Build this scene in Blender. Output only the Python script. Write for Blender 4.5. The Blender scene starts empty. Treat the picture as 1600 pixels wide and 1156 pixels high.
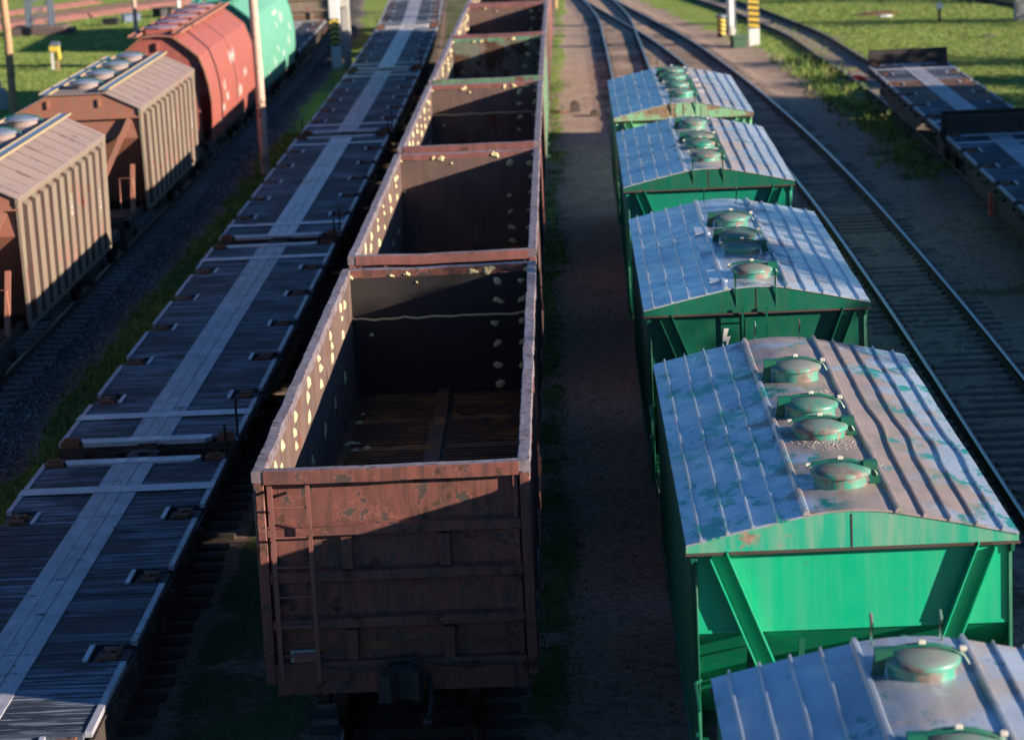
import bpy, math, random
import numpy as np
from mathutils import Vector, Matrix, noise as mnoise

random.seed(7); RNG = np.random.default_rng(7)
C = bpy.context.scene.collection
R = math.radians

# ------------------------------------------------------------------ tagging
def tag(o, label=None, cat=None, group=None, kind=None):
    if label: o['label'] = label
    if cat: o['category'] = cat
    if group: o['group'] = group
    if kind: o['kind'] = kind
    return o

def empty(name, loc=(0, 0, 0), rz=0.0, label=None, cat=None, group=None):
    o = bpy.data.objects.new(name, None); C.objects.link(o)
    o.location = loc; o.rotation_euler = (0, 0, rz); o.empty_display_size = .2
    return tag(o, label, cat, group)

KIDS = {}
def kids(o): return KIDS.get(o.name, [])
def adopt(c, p):
    c.parent = p; KIDS.setdefault(p.name, []).append(c)

def dup(o, loc=None, rz=None, label=None, parent=None):
    c = o.copy(); C.objects.link(c)
    if parent is not None: adopt(c, parent)
    if loc is not None: c.location = loc
    if rz is not None: c.rotation_euler = (0, 0, rz)
    if label: c['label'] = label
    for k in list(kids(o)): dup(k, parent=c)
    return c

# ------------------------------------------------------------------ mesh builder
class MB:
    def __init__(s): s.v = []; s.f = []; s.m = []; s.mi = 0
    def add(s, vs, fs):
        b = len(s.v); s.v += [tuple(p) for p in vs]
        for f in fs: s.f.append(tuple(b + i for i in f)); s.m.append(s.mi)
        return s
    def box(s, x0, x1, y0, y1, z0, z1):
        return s.add([(x0,y0,z0),(x1,y0,z0),(x1,y1,z0),(x0,y1,z0),(x0,y0,z1),(x1,y0,z1),(x1,y1,z1),(x0,y1,z1)],
                     [(0,3,2,1),(4,5,6,7),(0,1,5,4),(1,2,6,5),(2,3,7,6),(3,0,4,7)])
    def prism(s, poly, a0, a1, ax='y'):
        """polygon in the plane across axis ax, extruded from a0 to a1"""
        n = len(poly)
        def P(p, a): return (p[0], a, p[1]) if ax == 'y' else ((a, p[0], p[1]) if ax == 'x' else (p[0], p[1], a))
        return s.add([P(p, a0) for p in poly] + [P(p, a1) for p in poly],
                     [tuple(range(n)), tuple(range(2*n-1, n-1, -1))] + [(i, i+n, (i+1) % n + n, (i+1) % n) for i in range(n)])
    def beam(s, p0, p1, w, h, up=(0, 0, 1)):
        p0 = Vector(p0); p1 = Vector(p1); d = (p1-p0).normalized(); u = Vector(up)
        r = d.cross(u)
        if r.length < 1e-4: r = d.cross(Vector((1, 0, 0)))
        r.normalize(); u = r.cross(d)
        vs = [p + r*(a*w/2) + u*(b*h/2) for p in (p0, p1) for a, b in ((-1,-1),(1,-1),(1,1),(-1,1))]
        return s.add(vs, [(0,1,2,3),(7,6,5,4),(0,4,5,1),(1,5,6,2),(2,6,7,3),(3,7,4,0)])
    def tube(s, pts, r, n=8):
        pts = [Vector(p) for p in pts]; rings = []
        for i, p in enumerate(pts):
            d = (pts[min(i+1, len(pts)-1)] - pts[max(i-1, 0)]).normalized()
            a = d.cross(Vector((0, 0, 1)))
            if a.length < .05: a = d.cross(Vector((0, 1, 0)))
            a.normalize(); b = d.cross(a)
            rr = r[i] if isinstance(r, (list, tuple)) else r
            rings.append([p + (a*math.cos(t)+b*math.sin(t))*rr for t in [k*2*math.pi/n for k in range(n)]])
        vs = [q for g in rings for q in g]; fs = []
        for i in range(len(pts)-1):
            for k in range(n):
                fs.append((i*n+k, i*n+(k+1) % n, (i+1)*n+(k+1) % n, (i+1)*n+k))
        fs.append(tuple(range(n-1, -1, -1))); fs.append(tuple(range((len(pts)-1)*n, len(pts)*n)))
        return s.add(vs, fs)
    def lathe(s, prof, c=(0, 0, 0), n=24, ax='z', sx=1, sy=1):
        vs = []; fs = []
        for (r, z) in prof:
            for k in range(n):
                t = k*2*math.pi/n; a, b = r*math.cos(t)*sx, r*math.sin(t)*sy
                vs.append((c[0]+a, c[1]+b, c[2]+z) if ax == 'z' else (c[0]+z, c[1]+a, c[2]+b))
        for i in range(len(prof)-1):
            for k in range(n): fs.append((i*n+k, i*n+(k+1) % n, (i+1)*n+(k+1) % n, (i+1)*n+k))
        fs.append(tuple(range(n-1, -1, -1))); fs.append(tuple(range((len(prof)-1)*n, len(prof)*n)))
        return s.add(vs, fs)
    def build(s, name, mats, parent=None, loc=(0, 0, 0), bevel=0, smooth=35):
        me = bpy.data.meshes.new(name); me.from_pydata(s.v, [], s.f)
        if not isinstance(mats, (list, tuple)): mats = [mats]
        for m in mats: me.materials.append(m)
        me.polygons.foreach_set('material_index', s.m)
        me.validate(); 
        import bmesh
        bm = bmesh.new(); bm.from_mesh(me); bmesh.ops.recalc_face_normals(bm, faces=bm.faces); bm.to_mesh(me); bm.free()
        if smooth:
            me.shade_smooth(); me.set_sharp_from_angle(angle=R(smooth))
        me.update()
        return obj(name, me, parent, loc, bevel)

def obj(name, me, parent=None, loc=(0, 0, 0), bevel=0):
    o = bpy.data.objects.new(name, me); C.objects.link(o); o.location = loc
    if parent is not None: adopt(o, parent)
    if bevel:
        b = o.modifiers.new('edge', 'BEVEL'); b.width = bevel; b.segments = 1; b.limit_method = 'ANGLE'; b.angle_limit = R(40)
    return o

def npmesh(name, V, F, mats, mi=None, smooth=False):
    """fast mesh from arrays, faces all the same size"""
    me = bpy.data.meshes.new(name); V = np.asarray(V, np.float32); F = np.asarray(F, np.int32); k = F.shape[1]
    me.vertices.add(len(V)); me.vertices.foreach_set('co', V.ravel())
    me.loops.add(F.size); me.loops.foreach_set('vertex_index', F.ravel())
    me.polygons.add(len(F)); me.polygons.foreach_set('loop_start', np.arange(0, F.size, k, dtype=np.int32))
    if not isinstance(mats, (list, tuple)): mats = [mats]
    for m in mats: me.materials.append(m)
    if mi is not None: me.polygons.foreach_set('material_index', np.asarray(mi, np.int32))
    me.update(calc_edges=True); me.validate()
    if smooth: me.shade_smooth()
    return me

# ------------------------------------------------------------------ materials
class NT:
    def __init__(s, name):
        s.mat = bpy.data.materials.new(name); s.mat.use_nodes = True
        s.t = s.mat.node_tree; s.t.nodes.clear()
        s.out = s.n('ShaderNodeOutputMaterial'); s.b = s.n('ShaderNodeBsdfPrincipled')
        s.l(s.b.outputs[0], s.out.inputs[0])
    def n(s, typ, **kw):
        n = s.t.nodes.new(typ)
        for k, v in kw.items(): setattr(n, k, v)
        return n
    def l(s, a, b): s.t.links.new(a, b)
    def coords(s, world=False, rnd=True):
        if world: return s.n('ShaderNodeNewGeometry').outputs['Position']
        tc = s.n('ShaderNodeTexCoord').outputs['Object']
        if not rnd: return tc
        oi = s.n('ShaderNodeObjectInfo').outputs['Random']
        m = s.n('ShaderNodeMath', operation='MULTIPLY'); s.l(oi, m.inputs[0]); m.inputs[1].default_value = 37.0
        a = s.n('ShaderNodeVectorMath', operation='ADD'); s.l(tc, a.inputs[0]); s.l(m.outputs[0], a.inputs[1])
        return a.outputs[0]
    def noise(s, co, scale, detail=4, rough=.55, stretch=None, dist=0):
        if stretch:
            mp = s.n('ShaderNodeVectorMath', operation='MULTIPLY'); s.l(co, mp.inputs[0]); mp.inputs[1].default_value = stretch; co = mp.outputs[0]
        n = s.n('ShaderNodeTexNoise'); n.inputs['Scale'].default_value = scale; n.inputs['Detail'].default_value = detail
        n.inputs['Roughness'].default_value = rough; n.inputs['Distortion'].default_value = dist
        s.l(co, n.inputs['Vector']); return n.outputs['Fac']
    def ramp(s, f, a, b, ca=(0,0,0,1), cb=(1,1,1,1)):
        r = s.n('ShaderNodeValToRGB'); e = r.color_ramp.elements
        e[0].position = a; e[1].position = b; e[0].color = ca; e[1].color = cb
        s.l(f, r.inputs[0]); return r.outputs[0]
    def mix(s, f, a, b, mode='MIX'):
        m = s.n('ShaderNodeMix', data_type='RGBA', blend_type=mode)
        for inp, v in ((m.inputs[0], f), (m.inputs[6], a), (m.inputs[7], b)):
            if isinstance(v, (int, float)): inp.default_value = v
            elif isinstance(v, (tuple, list)): inp.default_value = (*v[:3], 1)
            else: s.l(v, inp)
        return m.outputs[2]
    def math(s, op, a, b=0.0, c=None):
        m = s.n('ShaderNodeMath', operation=op)
        for i, v in enumerate((a, b) if c is None else (a, b, c)):
            if isinstance(v, (int, float)): m.inputs[i].default_value = v
            else: s.l(v, m.inputs[i])
        return m.outputs[0]
    def bump(s, h, strength=.3, dist=.02):
        b = s.n('ShaderNodeBump'); b.inputs['Strength'].default_value = strength; b.inputs['Distance'].default_value = dist
        s.l(h, b.inputs['Height']); s.l(b.outputs[0], s.b.inputs['Normal'])

def paint(name, base, var=None, rust=(.13,.05,.025), rust_amt=.3, rust_scale=2.2, rough=.5, metal=0.0, dirt=(.06,.045,.035), dirt_amt=.4,
          bump=.25, spots=None, stretch=(5,5,.6), dust=None):
    """worn paint: two tones, dirt streaks running down, rust where the paint is gone"""
    t = NT(name); co = t.coords()
    var = var or tuple(c*.7 for c in base)
    c = t.mix(t.ramp(t.noise(co, 1.1, 5), .35, .7), base, var)
    st = t.noise(co, 2.0, 6, .6, stretch)
    c = t.mix(t.math('MULTIPLY', t.ramp(st, .42, .72), dirt_amt), c, dirt)
    if spots:
        sp = t.ramp(t.noise(co, 4.0, 8, .62, dist=.4), .572, .59)
        ring = t.ramp(t.noise(co, 4.0, 8, .62, dist=.4), .55, .572)
        c = t.mix(t.math('MULTIPLY', ring, .6), c, tuple(min(1, x*1.6) for x in base)); c = t.mix(sp, c, spots)
    rn = t.noise(co, rust_scale, 10, .68)
    th = .68 - .25*rust_amt
    rm = t.ramp(rn, th, th+.05)
    rc = t.mix(t.ramp(t.noise(co, 14, 5), .3, .7), rust, tuple(x*.45 for x in rust))
    c = t.mix(rm, c, rc)
    if dust:
        geo = t.n('ShaderNodeNewGeometry'); sx = t.n('ShaderNodeSeparateXYZ'); t.l(geo.outputs['Normal'], sx.inputs[0])
        dm = t.math('MULTIPLY', t.ramp(sx.outputs[2], .5, .95), t.ramp(t.noise(co, 1.7, 8, .7), .35, .62))
        c = t.mix(dm, c, dust)
    t.l(c, t.b.inputs['Base Color'])
    rr = t.math('ADD', t.math('MULTIPLY', t.noise(co, 6, 6), .35), rough-.17)
    rr = t.math('ADD', rr, t.math('MULTIPLY', rm, .3)); t.l(rr, t.b.inputs['Roughness'])
    t.b.inputs['Metallic'].default_value = metal
    hb = t.math('ADD', t.math('MULTIPLY', t.noise(co, 9, 6), .5), t.math('MULTIPLY', rm, -.35))
    t.bump(hb, bump, .012)
    return t.mat

def plain(name, col, rough=.7, metal=0, var=.3, scale=12, bump=.2):
    t = NT(name); co = t.coords()
    t.l(t.mix(t.ramp(t.noise(co, scale, 6, .65), .3, .7), col, tuple(c*(1-var) for c in col)), t.b.inputs['Base Color'])
    t.b.inputs['Roughness'].default_value = rough; t.b.inputs['Metallic'].default_value = metal
    t.bump(t.noise(co, scale*2.5, 5), bump, .01); return t.mat

M = {}
M['gon'] = paint('gondola_brown', (.22,.072,.052), (.14,.055,.048), spots=(.07,.05,.045), rust=(.10,.045,.03), rust_amt=.45, rust_scale=3, dirt=(.055,.034,.032), dirt_amt=.9, rough=.55, bump=.45)
M['gon_dark'] = paint('gondola_dull', (.10,.045,.04), (.075,.04,.038), rust_amt=.35, dirt_amt=.6, rough=.6, bump=.35)
M['gon_pink'] = paint('gondola_pink', (.24,.09,.08), (.17,.07,.06), rust_amt=.3, dirt_amt=.5)
M['gon_green'] = paint('gondola_green', (.13,.26,.15), (.10,.2,.12), rust=(.2,.06,.03), rust_amt=.5, dirt_amt=.5)
M['gon_in'] = paint('gondola_inside', (.15,.09,.073), (.09,.057,.05), rust=(.16,.05,.02), rust_amt=.35, rust_scale=1.2, rough=.75, dirt=(.05,.04,.036), dirt_amt=.55, stretch=(3,3,.5), bump=.45)
M['gon_in_shade'] = paint('gondola_inside_shade', (.022,.017,.016), (.015,.013,.012), rust=(.13,.038,.014), rust_amt=.2, rust_scale=.9, rough=.7, dirt=(.02,.018,.018), stretch=(3,3,.5), bump=.45)  # near-black: the shade over the far inner wall is put into the colour
M['gon_in_green'] = paint('gondola_inside_faded_green', (.13,.16,.12), (.17,.13,.11), rust=(.10,.05,.03), rust_amt=.8, rust_scale=.8, rough=.7)
M['gon_floor'] = paint('gondola_floor', (.17,.08,.035), (.10,.05,.03), rust=(.36,.15,.04), rust_amt=.6, rust_scale=1.5, stretch=(.6,6,3), dirt=(.02,.016,.014), dirt_amt=.8, rough=.5, bump=.5)
M['rim'] = paint('worn_rim', (.34,.29,.33), (.22,.16,.17), rust=(.13,.07,.055), rust_amt=.5, rust_scale=8, rough=.48, metal=.35, dirt_amt=.5, stretch=(8,2,8), bump=.5)
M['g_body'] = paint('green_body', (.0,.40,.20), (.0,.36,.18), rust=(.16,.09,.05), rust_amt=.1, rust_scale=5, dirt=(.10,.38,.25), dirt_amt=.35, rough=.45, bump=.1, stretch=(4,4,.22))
M['g_body_shade'] = paint('green_body_shade', (.0,.10,.055), (.0,.08,.045), rust_amt=.02, dirt=(.03,.09,.05), dirt_amt=.35, rough=.42, bump=.08)  # body green darkened to carry the shade on sides and second wagon
M['g_body_mid'] = paint('green_body_mid', (.0,.21,.13), (.0,.18,.11), rust_amt=.02, dirt=(.03,.12,.07), dirt_amt=.3, rough=.42, bump=.08)
M['g_body_pale'] = paint('green_body_pale', (.20,.52,.26), (.16,.42,.22), rust=(.3,.14,.09), rust_amt=.1, dirt=(.14,.28,.13), dirt_amt=.35, rough=.5, bump=.1)
def roofmat(name, grey, green, gamt, brown=(.23,.17,.15), bamt=.5, rough=.33):
    """bare and painted roof sheet: grey film, green flakes, cement dust along the middle and a sunlit tan painted to its right"""
    t = NT(name); co = t.coords(rnd=False)
    c = t.mix(t.ramp(t.noise(co, .9, 6, .6, (1,.5,1)), .35, .65), grey, tuple(x*.7 for x in grey))
    fl = t.ramp(t.noise(co, 2.2, 10, .72, (1.2,.8,1)), .62-.2*gamt, .65-.2*gamt); c = t.mix(fl, c, green)
    s = t.n('ShaderNodeSeparateXYZ'); t.l(co, s.inputs[0])
    ax = t.math('ABSOLUTE', t.math('SUBTRACT', s.outputs[0], .4))  # dust band set off towards the sunny slope to paint it sunlit tan
    band = t.math('SUBTRACT', 1.0, t.math('DIVIDE', ax, 1.35))
    dn = t.math('ADD', t.math('MULTIPLY', band, .33), t.noise(co, 1.5, 8, .7))
    dm = t.math('MULTIPLY', t.ramp(dn, .80-.2*bamt, .92-.2*bamt), .85); c = t.mix(dm, c, brown)
    ln = t.ramp(t.noise(co, 1.3, 9, .75, (1,.35,1)), .60, .68); c = t.mix(t.math('MULTIPLY', ln, .45), c, tuple(x*.5 for x in brown))
    t.l(c, t.b.inputs['Base Color'])
    t.l(t.math('ADD', t.math('ADD', t.math('MULTIPLY', t.noise(co, 3, 8, .7), .3), rough-.13), t.math('MULTIPLY', dm, .3)), t.b.inputs['Roughness'])
    t.b.inputs['Metallic'].default_value = .5
    h = t.math('ADD', t.math('MULTIPLY', t.noise(co, 2.2, 5, .5, (1,.6,1)), 1.0), t.math('MULTIPLY', t.noise(co, 30, 4), .06))
    t.bump(h, .5, .03)
    return t.mat
M['roof_a'] = roofmat('roof_teal_grey', (.60,.66,.76), (.02,.36,.30), .46, (.42,.31,.26), 1.05, .27)
M['roof_b'] = roofmat('roof_silver', (.74,.78,.86), (.25,.36,.4), .1, (.4,.38,.40), .25, .24)
M['roof_c'] = roofmat('roof_silver_dusty', (.68,.71,.78), (.2,.36,.36), .2, (.50,.42,.37), .6, .26)
M['roof_d'] = roofmat('roof_blue_grey', (.58,.64,.74), (.1,.28,.3), .1, (.4,.36,.34), .35, .32)
M['fascia'] = paint('fascia_green', (.02,.36,.22), (.0,.33,.2), rust=(.36,.24,.18), rust_amt=.42, rust_scale=1.6, dirt=(.35,.36,.28), dirt_amt=.6, rough=.5, bump=.15, stretch=(4,4,.35))
M['fascia_dark'] = paint('fascia_deep', (.0,.125,.07), (.0,.10,.055), rust=(.12,.1,.06), rust_amt=.1, dirt=(.05,.09,.06), dirt_amt=.5, rough=.45, bump=.1, stretch=(4,4,.35))
M['fascia_pale'] = paint('fascia_pale', (.22,.52,.28), (.26,.46,.26), rust=(.34,.23,.14), rust_amt=.75, rust_scale=1.2, dirt=(.3,.25,.15), dirt_amt=.6, rough=.5, bump=.15, stretch=(4,4,.35))
M['hatch_green'] = paint('hatch_green', (.01,.22,.15), (.06,.28,.22), rust=(.22,.16,.14), rust_amt=.65, rust_scale=4, dirt=(.22,.2,.18), dirt_amt=.6, rough=.42, bump=.2, dust=(.20,.21,.20))
M['clamp'] = paint('clamp_dark_green', (.0,.13,.08), (.01,.1,.06), rust_amt=.1, rough=.4, bump=.1)
M['cement'] = plain('spilled_cement', (.40,.35,.32), .95, 0, .4, 30, .6)
M['white_knob'] = plain('pale_knob', (.62,.58,.5), .5)
M['foam'] = plain('pale_foam', (.78,.66,.36), .9, 0, .3, 25, .8)
M['h_side'] = paint('hopper_dusty_brown', (.19,.125,.10), (.20,.155,.115), rust=(.30,.10,.07), rust_amt=.35, dirt=(.22,.22,.14), dirt_amt=.65, rough=.7, bump=.3, stretch=(5,5,.4))
M['h_recess_shade'] = paint('hopper_recess_shade', (.10,.062,.05), (.075,.05,.042), rust=(.14,.05,.03), rust_amt=.4, dirt=(.06,.05,.04), dirt_amt=.5, rough=.8, bump=.3)  # rusty recess brown, darkened further to carry the shade beside the ribs
M['h_roof'] = paint('hopper_roof_dust', (.27,.195,.18), (.23,.17,.155), rust=(.22,.12,.12), rust_amt=.3, rough=.75, dirt=(.2,.16,.16), dirt_amt=.4, stretch=(1,6,1), bump=.25)
M['h_end'] = paint('hopper_end_red', (.33,.125,.08), (.28,.11,.075), rust=(.22,.15,.1), rust_amt=.3, dirt=(.2,.15,.1), dirt_amt=.6, rough=.6, bump=.15)
M['h_lid'] = plain('hatch_lid_grey', (.40,.46,.56), .3, .55, .25, 5, .1)
M['h_walk'] = plain('walkway_sheet', (.30,.37,.50), .3, .5, .35, 6, .15)
M['red'] = paint('hopper_red', (.31,.078,.06), (.27,.075,.06), rust=(.35,.16,.12), rust_amt=.12, dirt=(.36,.16,.12), dirt_amt=.4, rough=.55, bump=.08)
M['red_lid'] = plain('red_hatch_lid', (.46,.30,.34), .4, .3, .3, 6, .1)
M['dgreen'] = paint('hopper_sea_green', (.11,.33,.23), (.13,.35,.26), rust=(.2,.3,.2), rust_amt=.1, dirt=(.1,.25,.18), dirt_amt=.3, rough=.5, bump=.08)
M['walk_green'] = paint('walkway_green', (.03,.27,.2), (.05,.22,.18), rust_amt=.2, rough=.5)
M['frame'] = paint('underframe_dark', (.035,.03,.03), (.05,.036,.03), rust=(.09,.045,.028), rust_amt=.45, rough=.7, bump=.3)
M['frame_brown'] = paint('underframe_brown', (.09,.045,.036), (.06,.038,.034), rust=(.09,.045,.028), rust_amt=.45, rough=.7, bump=.3)
M['wheel'] = plain('wheel_steel', (.05,.038,.032), .55, .6, .4, 8, .1)
M['black'] = plain('black_paint', (.012,.012,.013), .6)
M['rustbit'] = plain('rusty_iron', (.24,.10,.055), .8, .2, .5, 30, .4)
M['white'] = plain('white_paint', (.78,.77,.74), .55, 0, .12, 5, .1)
M['yellow'] = plain('yellow_paint', (.75,.52,.08), .5, 0, .15, 8, .1)
M['blackpaint'] = plain('black_stripe', (.025,.025,.025), .6)
M['redpaint'] = plain('signal_red', (.75,.06,.04), .5, 0, .2, 8, .1)
M['steelgrey'] = plain('mast_grey', (.20,.24,.30), .5, .4, .3, 8, .1)
M['concrete'] = plain('weathered_concrete', (.42,.40,.37), .9, 0, .3, 6, .3)
M['concrete_d'] = plain('dark_concrete', (.13,.095,.085), .95, 0, .3, 5, .4)
M['pole'] = paint('pole_wood', (.58,.42,.33), (.5,.34,.27), rust=(.2,.12,.08), rust_amt=.3, dirt=(.2,.13,.1), dirt_amt=.4, rough=.85, bump=.3)
M['pole_tan'] = paint('pole_tan', (.44,.26,.14), (.38,.23,.13), rust=(.3,.17,.1), rust_amt=.2, dirt=(.25,.15,.1), dirt_amt=.3, rough=.85, bump=.3)
M['mark_white'] = plain('chalk_white', (.75,.7,.66), .8)
M['mark_red'] = plain('faded_red_mark', (.55,.09,.07), .8)
M['box_green'] = plain('cabinet_green', (.03,.09,.05), .5)
M['sleeper'] = plain('old_sleeper', (.12,.09,.075), .95, 0, .5, 9, .6)
M['sleeper_c'] = plain('grey_sleeper', (.26,.24,.22), .95, 0, .35, 9, .5)
M['rail_side'] = plain('rail_rust', (.075,.042,.03), .8, .3, .5, 14, .3)
M['rail_top'] = plain('rail_polished', (.42,.43,.47), .28, .9, .15, 3, .05)
M['rail_dull'] = plain('rail_dull_top', (.16,.12,.11), .42, .7, .3, 3, .05)
M['bark'] = plain('bark', (.10,.07,.05), .95, 0, .5, 9, .8)

def deckmat(name, a, b, worn, bump=.5):
    t = NT(name); co = t.coords(rnd=False); s = t.n('ShaderNodeSeparateXYZ'); t.l(co, s.inputs[0])
    oi = t.n('ShaderNodeObjectInfo').outputs['Random']
    idx = t.math('FLOOR', t.math('MULTIPLY', s.outputs[1], 1/.152))
    side = t.math('GREATER_THAN', s.outputs[0], 0.0)
    cb = t.n('ShaderNodeCombineXYZ'); t.l(idx, cb.inputs[0]); t.l(side, cb.inputs[1]); t.l(oi, cb.inputs[2])
    w = t.n('ShaderNodeTexWhiteNoise', noise_dimensions='3D'); t.l(cb.outputs[0], w.inputs[0])
    c = t.mix(w.outputs['Value'], a, b); pick = t.ramp(w.outputs['Value'], .90, .93); c = t.mix(t.math('MULTIPLY', pick, .22), c, worn)
    big = t.ramp(t.noise(t.coords(), .55, 3), .4, .6)
    gr = t.noise(t.coords(), 4, 8, .7, (.26,3.6,1))
    th = t.math('SUBTRACT', gr, t.math('MULTIPLY', big, .10))
    c = t.mix(t.ramp(th, .45, .56), c, worn)
    t.l(c, t.b.inputs['Base Color']); t.l(t.math('ADD', t.math('MULTIPLY', gr, .4), .5), t.b.inputs['Roughness']); t.b.inputs['Specular IOR Level'].default_value = .3
    t.bump(t.noise(co, 6, 6, .7, (.4,9,1)), bump, .01); return t.mat
M['deck'] = deckmat('deck_boards', (.012,.017,.029), (.026,.032,.045), (.19,.23,.31))
M['deck_brown'] = deckmat('deck_boards_brown', (.10,.052,.034), (.15,.08,.05), (.22,.15,.12), .3)
M['plate'] = paint('deck_plate', (.44,.44,.49), (.33,.33,.37), rust=(.13,.10,.10), rust_amt=.3, rust_scale=3, rough=.5, metal=.2, dirt=(.12,.11,.12), dirt_amt=.5, stretch=(3,1,3), bump=.25)
M['plate_light'] = paint('deck_plate_pale', (.55,.55,.60), (.44,.44,.48), rust=(.2,.15,.14), rust_amt=.2, rough=.45, metal=.25, dirt=(.2,.18,.18), dirt_amt=.4, stretch=(3,1,3), bump=.2)

# ------------------------------------------------------------------ track geometry
def curve(pts):
    ys = np.array([p[0] for p in pts], float); xs = np.array([p[1] for p in pts], float)
    m = np.gradient(xs, ys)
    def f(y):
        i = int(np.clip(np.searchsorted(ys, y)-1, 0, len(ys)-2)); h = ys[i+1]-ys[i]; t = (y-ys[i])/h
        if t < 0 : return xs[0] + m[0]*(y-ys[0])
        if t > 1 : return xs[-1] + m[-1]*(y-ys[-1])
        return (2*t**3-3*t*t+1)*xs[i] + (t**3-2*t*t+t)*h*m[i] + (-2*t**3+3*t*t)*xs[i+1] + (t**3-t*t)*h*m[i+1]
    return f
cK = curve([(-60,-10.1),(20,-10.1),(60,-10.1),(85,-10.15),(100,-10.4),(125,-11.6),(170,-15)])
cF = curve([(-60,-4.6),(10,-4.57),(40,-4.5),(68,-4.5),(87,-4.7),(105,-5.2),(125,-6.1),(170,-9)])
cG = curve([(-60,.05),(0,0),(40,.08),(80,.32),(120,.72),(170,1.4)])
cN = curve([(-60,4.78),(16,4.78),(34,4.92),(60,4.97),(91,5.06),(103,5.02),(115,4.5),(128,3.7),(170,1.8)])
cR = curve([(-60,9.4),(5,9.5),(28,9.62),(40,9.55),(55,9.2),(73,8.38),(90,7.2),(102,5.95),(113,4.8),(126,3.72),(150,2.4),(170,1.8)])
cH = curve([(-60,13.2),(10,13.5),(29,13.85),(45,14.15),(60,14.28),(70,14.08),(77,13.8),(90,13.3),(97,12.6),(103,12.0),(111,10.9),(125,8.3),(150,3.0)])
cX = curve([(60,30),(80,27.6),(99,26.1),(104,25.0),(112,22.8),(130,17.5),(150,11)])   # far right track
def heading(c, y): return -math.atan((c(y+.5)-c(y-.5)))

def sweep_rail(c, off, y0, y1, name, mats, parent, step=1.0, z=0.0, ctr=(0, 0)):
    prof = [(-.036,0),(.036,0),(.036,-.04),(.009,-.055),(.009,-.13),(.066,-.155),(.066,-.18),(-.066,-.18),(-.066,-.155),(-.009,-.13),(-.009,-.055),(-.036,-.04)]
    n = len(prof); vs = []; fs = []; mi = []
    ys = np.arange(y0, y1+1e-6, step)
    for y in ys:
        h = heading(c, y); ca, sa = math.cos(h), math.sin(h)
        for (a, b) in prof:
            vs.append((c(y)+(off+a)*ca-ctr[0], y+(off+a)*sa-ctr[1], z+b))
    for i in range(len(ys)-1):
        for k in range(n):
            fs.append((i*n+k, (i+1)*n+k, (i+1)*n+(k+1) % n, i*n+(k+1) % n)); mi.append(0 if k == 0 else 1)
    me = npmesh(name, vs, fs, mats, mi)
    return obj(name, me, parent)

def sleeper_mesh():
    b = MB(); b.box(-1.32,1.32,-.115,.115,-.34,-.165)
    for s in (-1, 1):
        b.box(s*.76-.16, s*.76+.16, -.09, .09, -.17, -.152)
        for q in (-.1, .1): b.lathe([(.025,0),(.025,.03),(.012,.045)], (s*.76+q, -.03, -.153), 6)
    o = b.build('sleeper', M['sleeper'], None, bevel=0); me = o.data; bpy.data.objects.remove(o); return me
SLM = sleeper_mesh()
def track(c, y0, y1, label, top, smat, near=0, pitch=.56, zoff=0.0, sleep_range=None, group='railway tracks of the yard'):
    cy = (y0+y1)/2; root = empty('railway_track', (c(cy), cy, zoff), 0, label, 'railway track', group)
    for s in (-1, 1): sweep_rail(c, s*.795, y0, y1, 'rail', [top, M['rail_side']], root, ctr=(c(cy), cy))
    a, b = sleep_range or (y0, y1); ys = np.arange(a, b, pitch); rr = random.Random(int(y0*10+y1))
    me = SLM.copy(); me.materials.clear(); me.materials.append(smat)
    one = ys[:100]
    for y in one:
        o = obj('sleeper', me, root, (c(y)-c(cy)+rr.uniform(-.04,.04), y-cy, rr.uniform(-.012,.004))); o.rotation_euler = (0, 0, heading(c, y)+rr.uniform(-.012,.012))
    rest = ys[100:]
    if len(rest):
        mb = MB()
        for y in rest:
            x = c(y)-c(cy)+rr.uniform(-.04,.04); mb.box(x-1.32, x+1.32, y-cy-.115, y-cy+.115, -.34, -.168)
        o = mb.build('sleeper', me.materials[0], root, smooth=0); o['kind'] = 'stuff'
    return root

track(cK, -6, 130, 'railway track on grey ballast under the brown, red and green hoppers', M['rail_dull'], M['sleeper_c'], sleep_range=(12, 126))
track(cF, -30, 130, 'railway track hidden beneath the row of flat wagons with grey centre strips', M['rail_dull'], M['sleeper'], sleep_range=(-6, 112))
track(cG, -30, 130, 'railway track hidden beneath the row of open gondolas', M['rail_dull'], M['sleeper'], sleep_range=(-8, 112))
track(cN, -30, 140, 'railway track under the green hoppers that runs on past the last one into the junction', M['rail_top'], M['sleeper'], sleep_range=(38, 122))
track(cR, -10, 122, 'empty railway track with bright rails curving right of the green hoppers', M['rail_top'], M['sleeper'], sleep_range=(8, 118))
track(cH, -10, 140, 'curving railway track at the right that carries the bulkhead flat wagons', M['rail_dull'], M['sleeper_c'], sleep_range=(14, 118))
track(cX, 70, 140, 'far track crossing the top right corner beyond the grass', M['rail_dull'], M['sleeper'], sleep_range=(84, 120))

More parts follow.
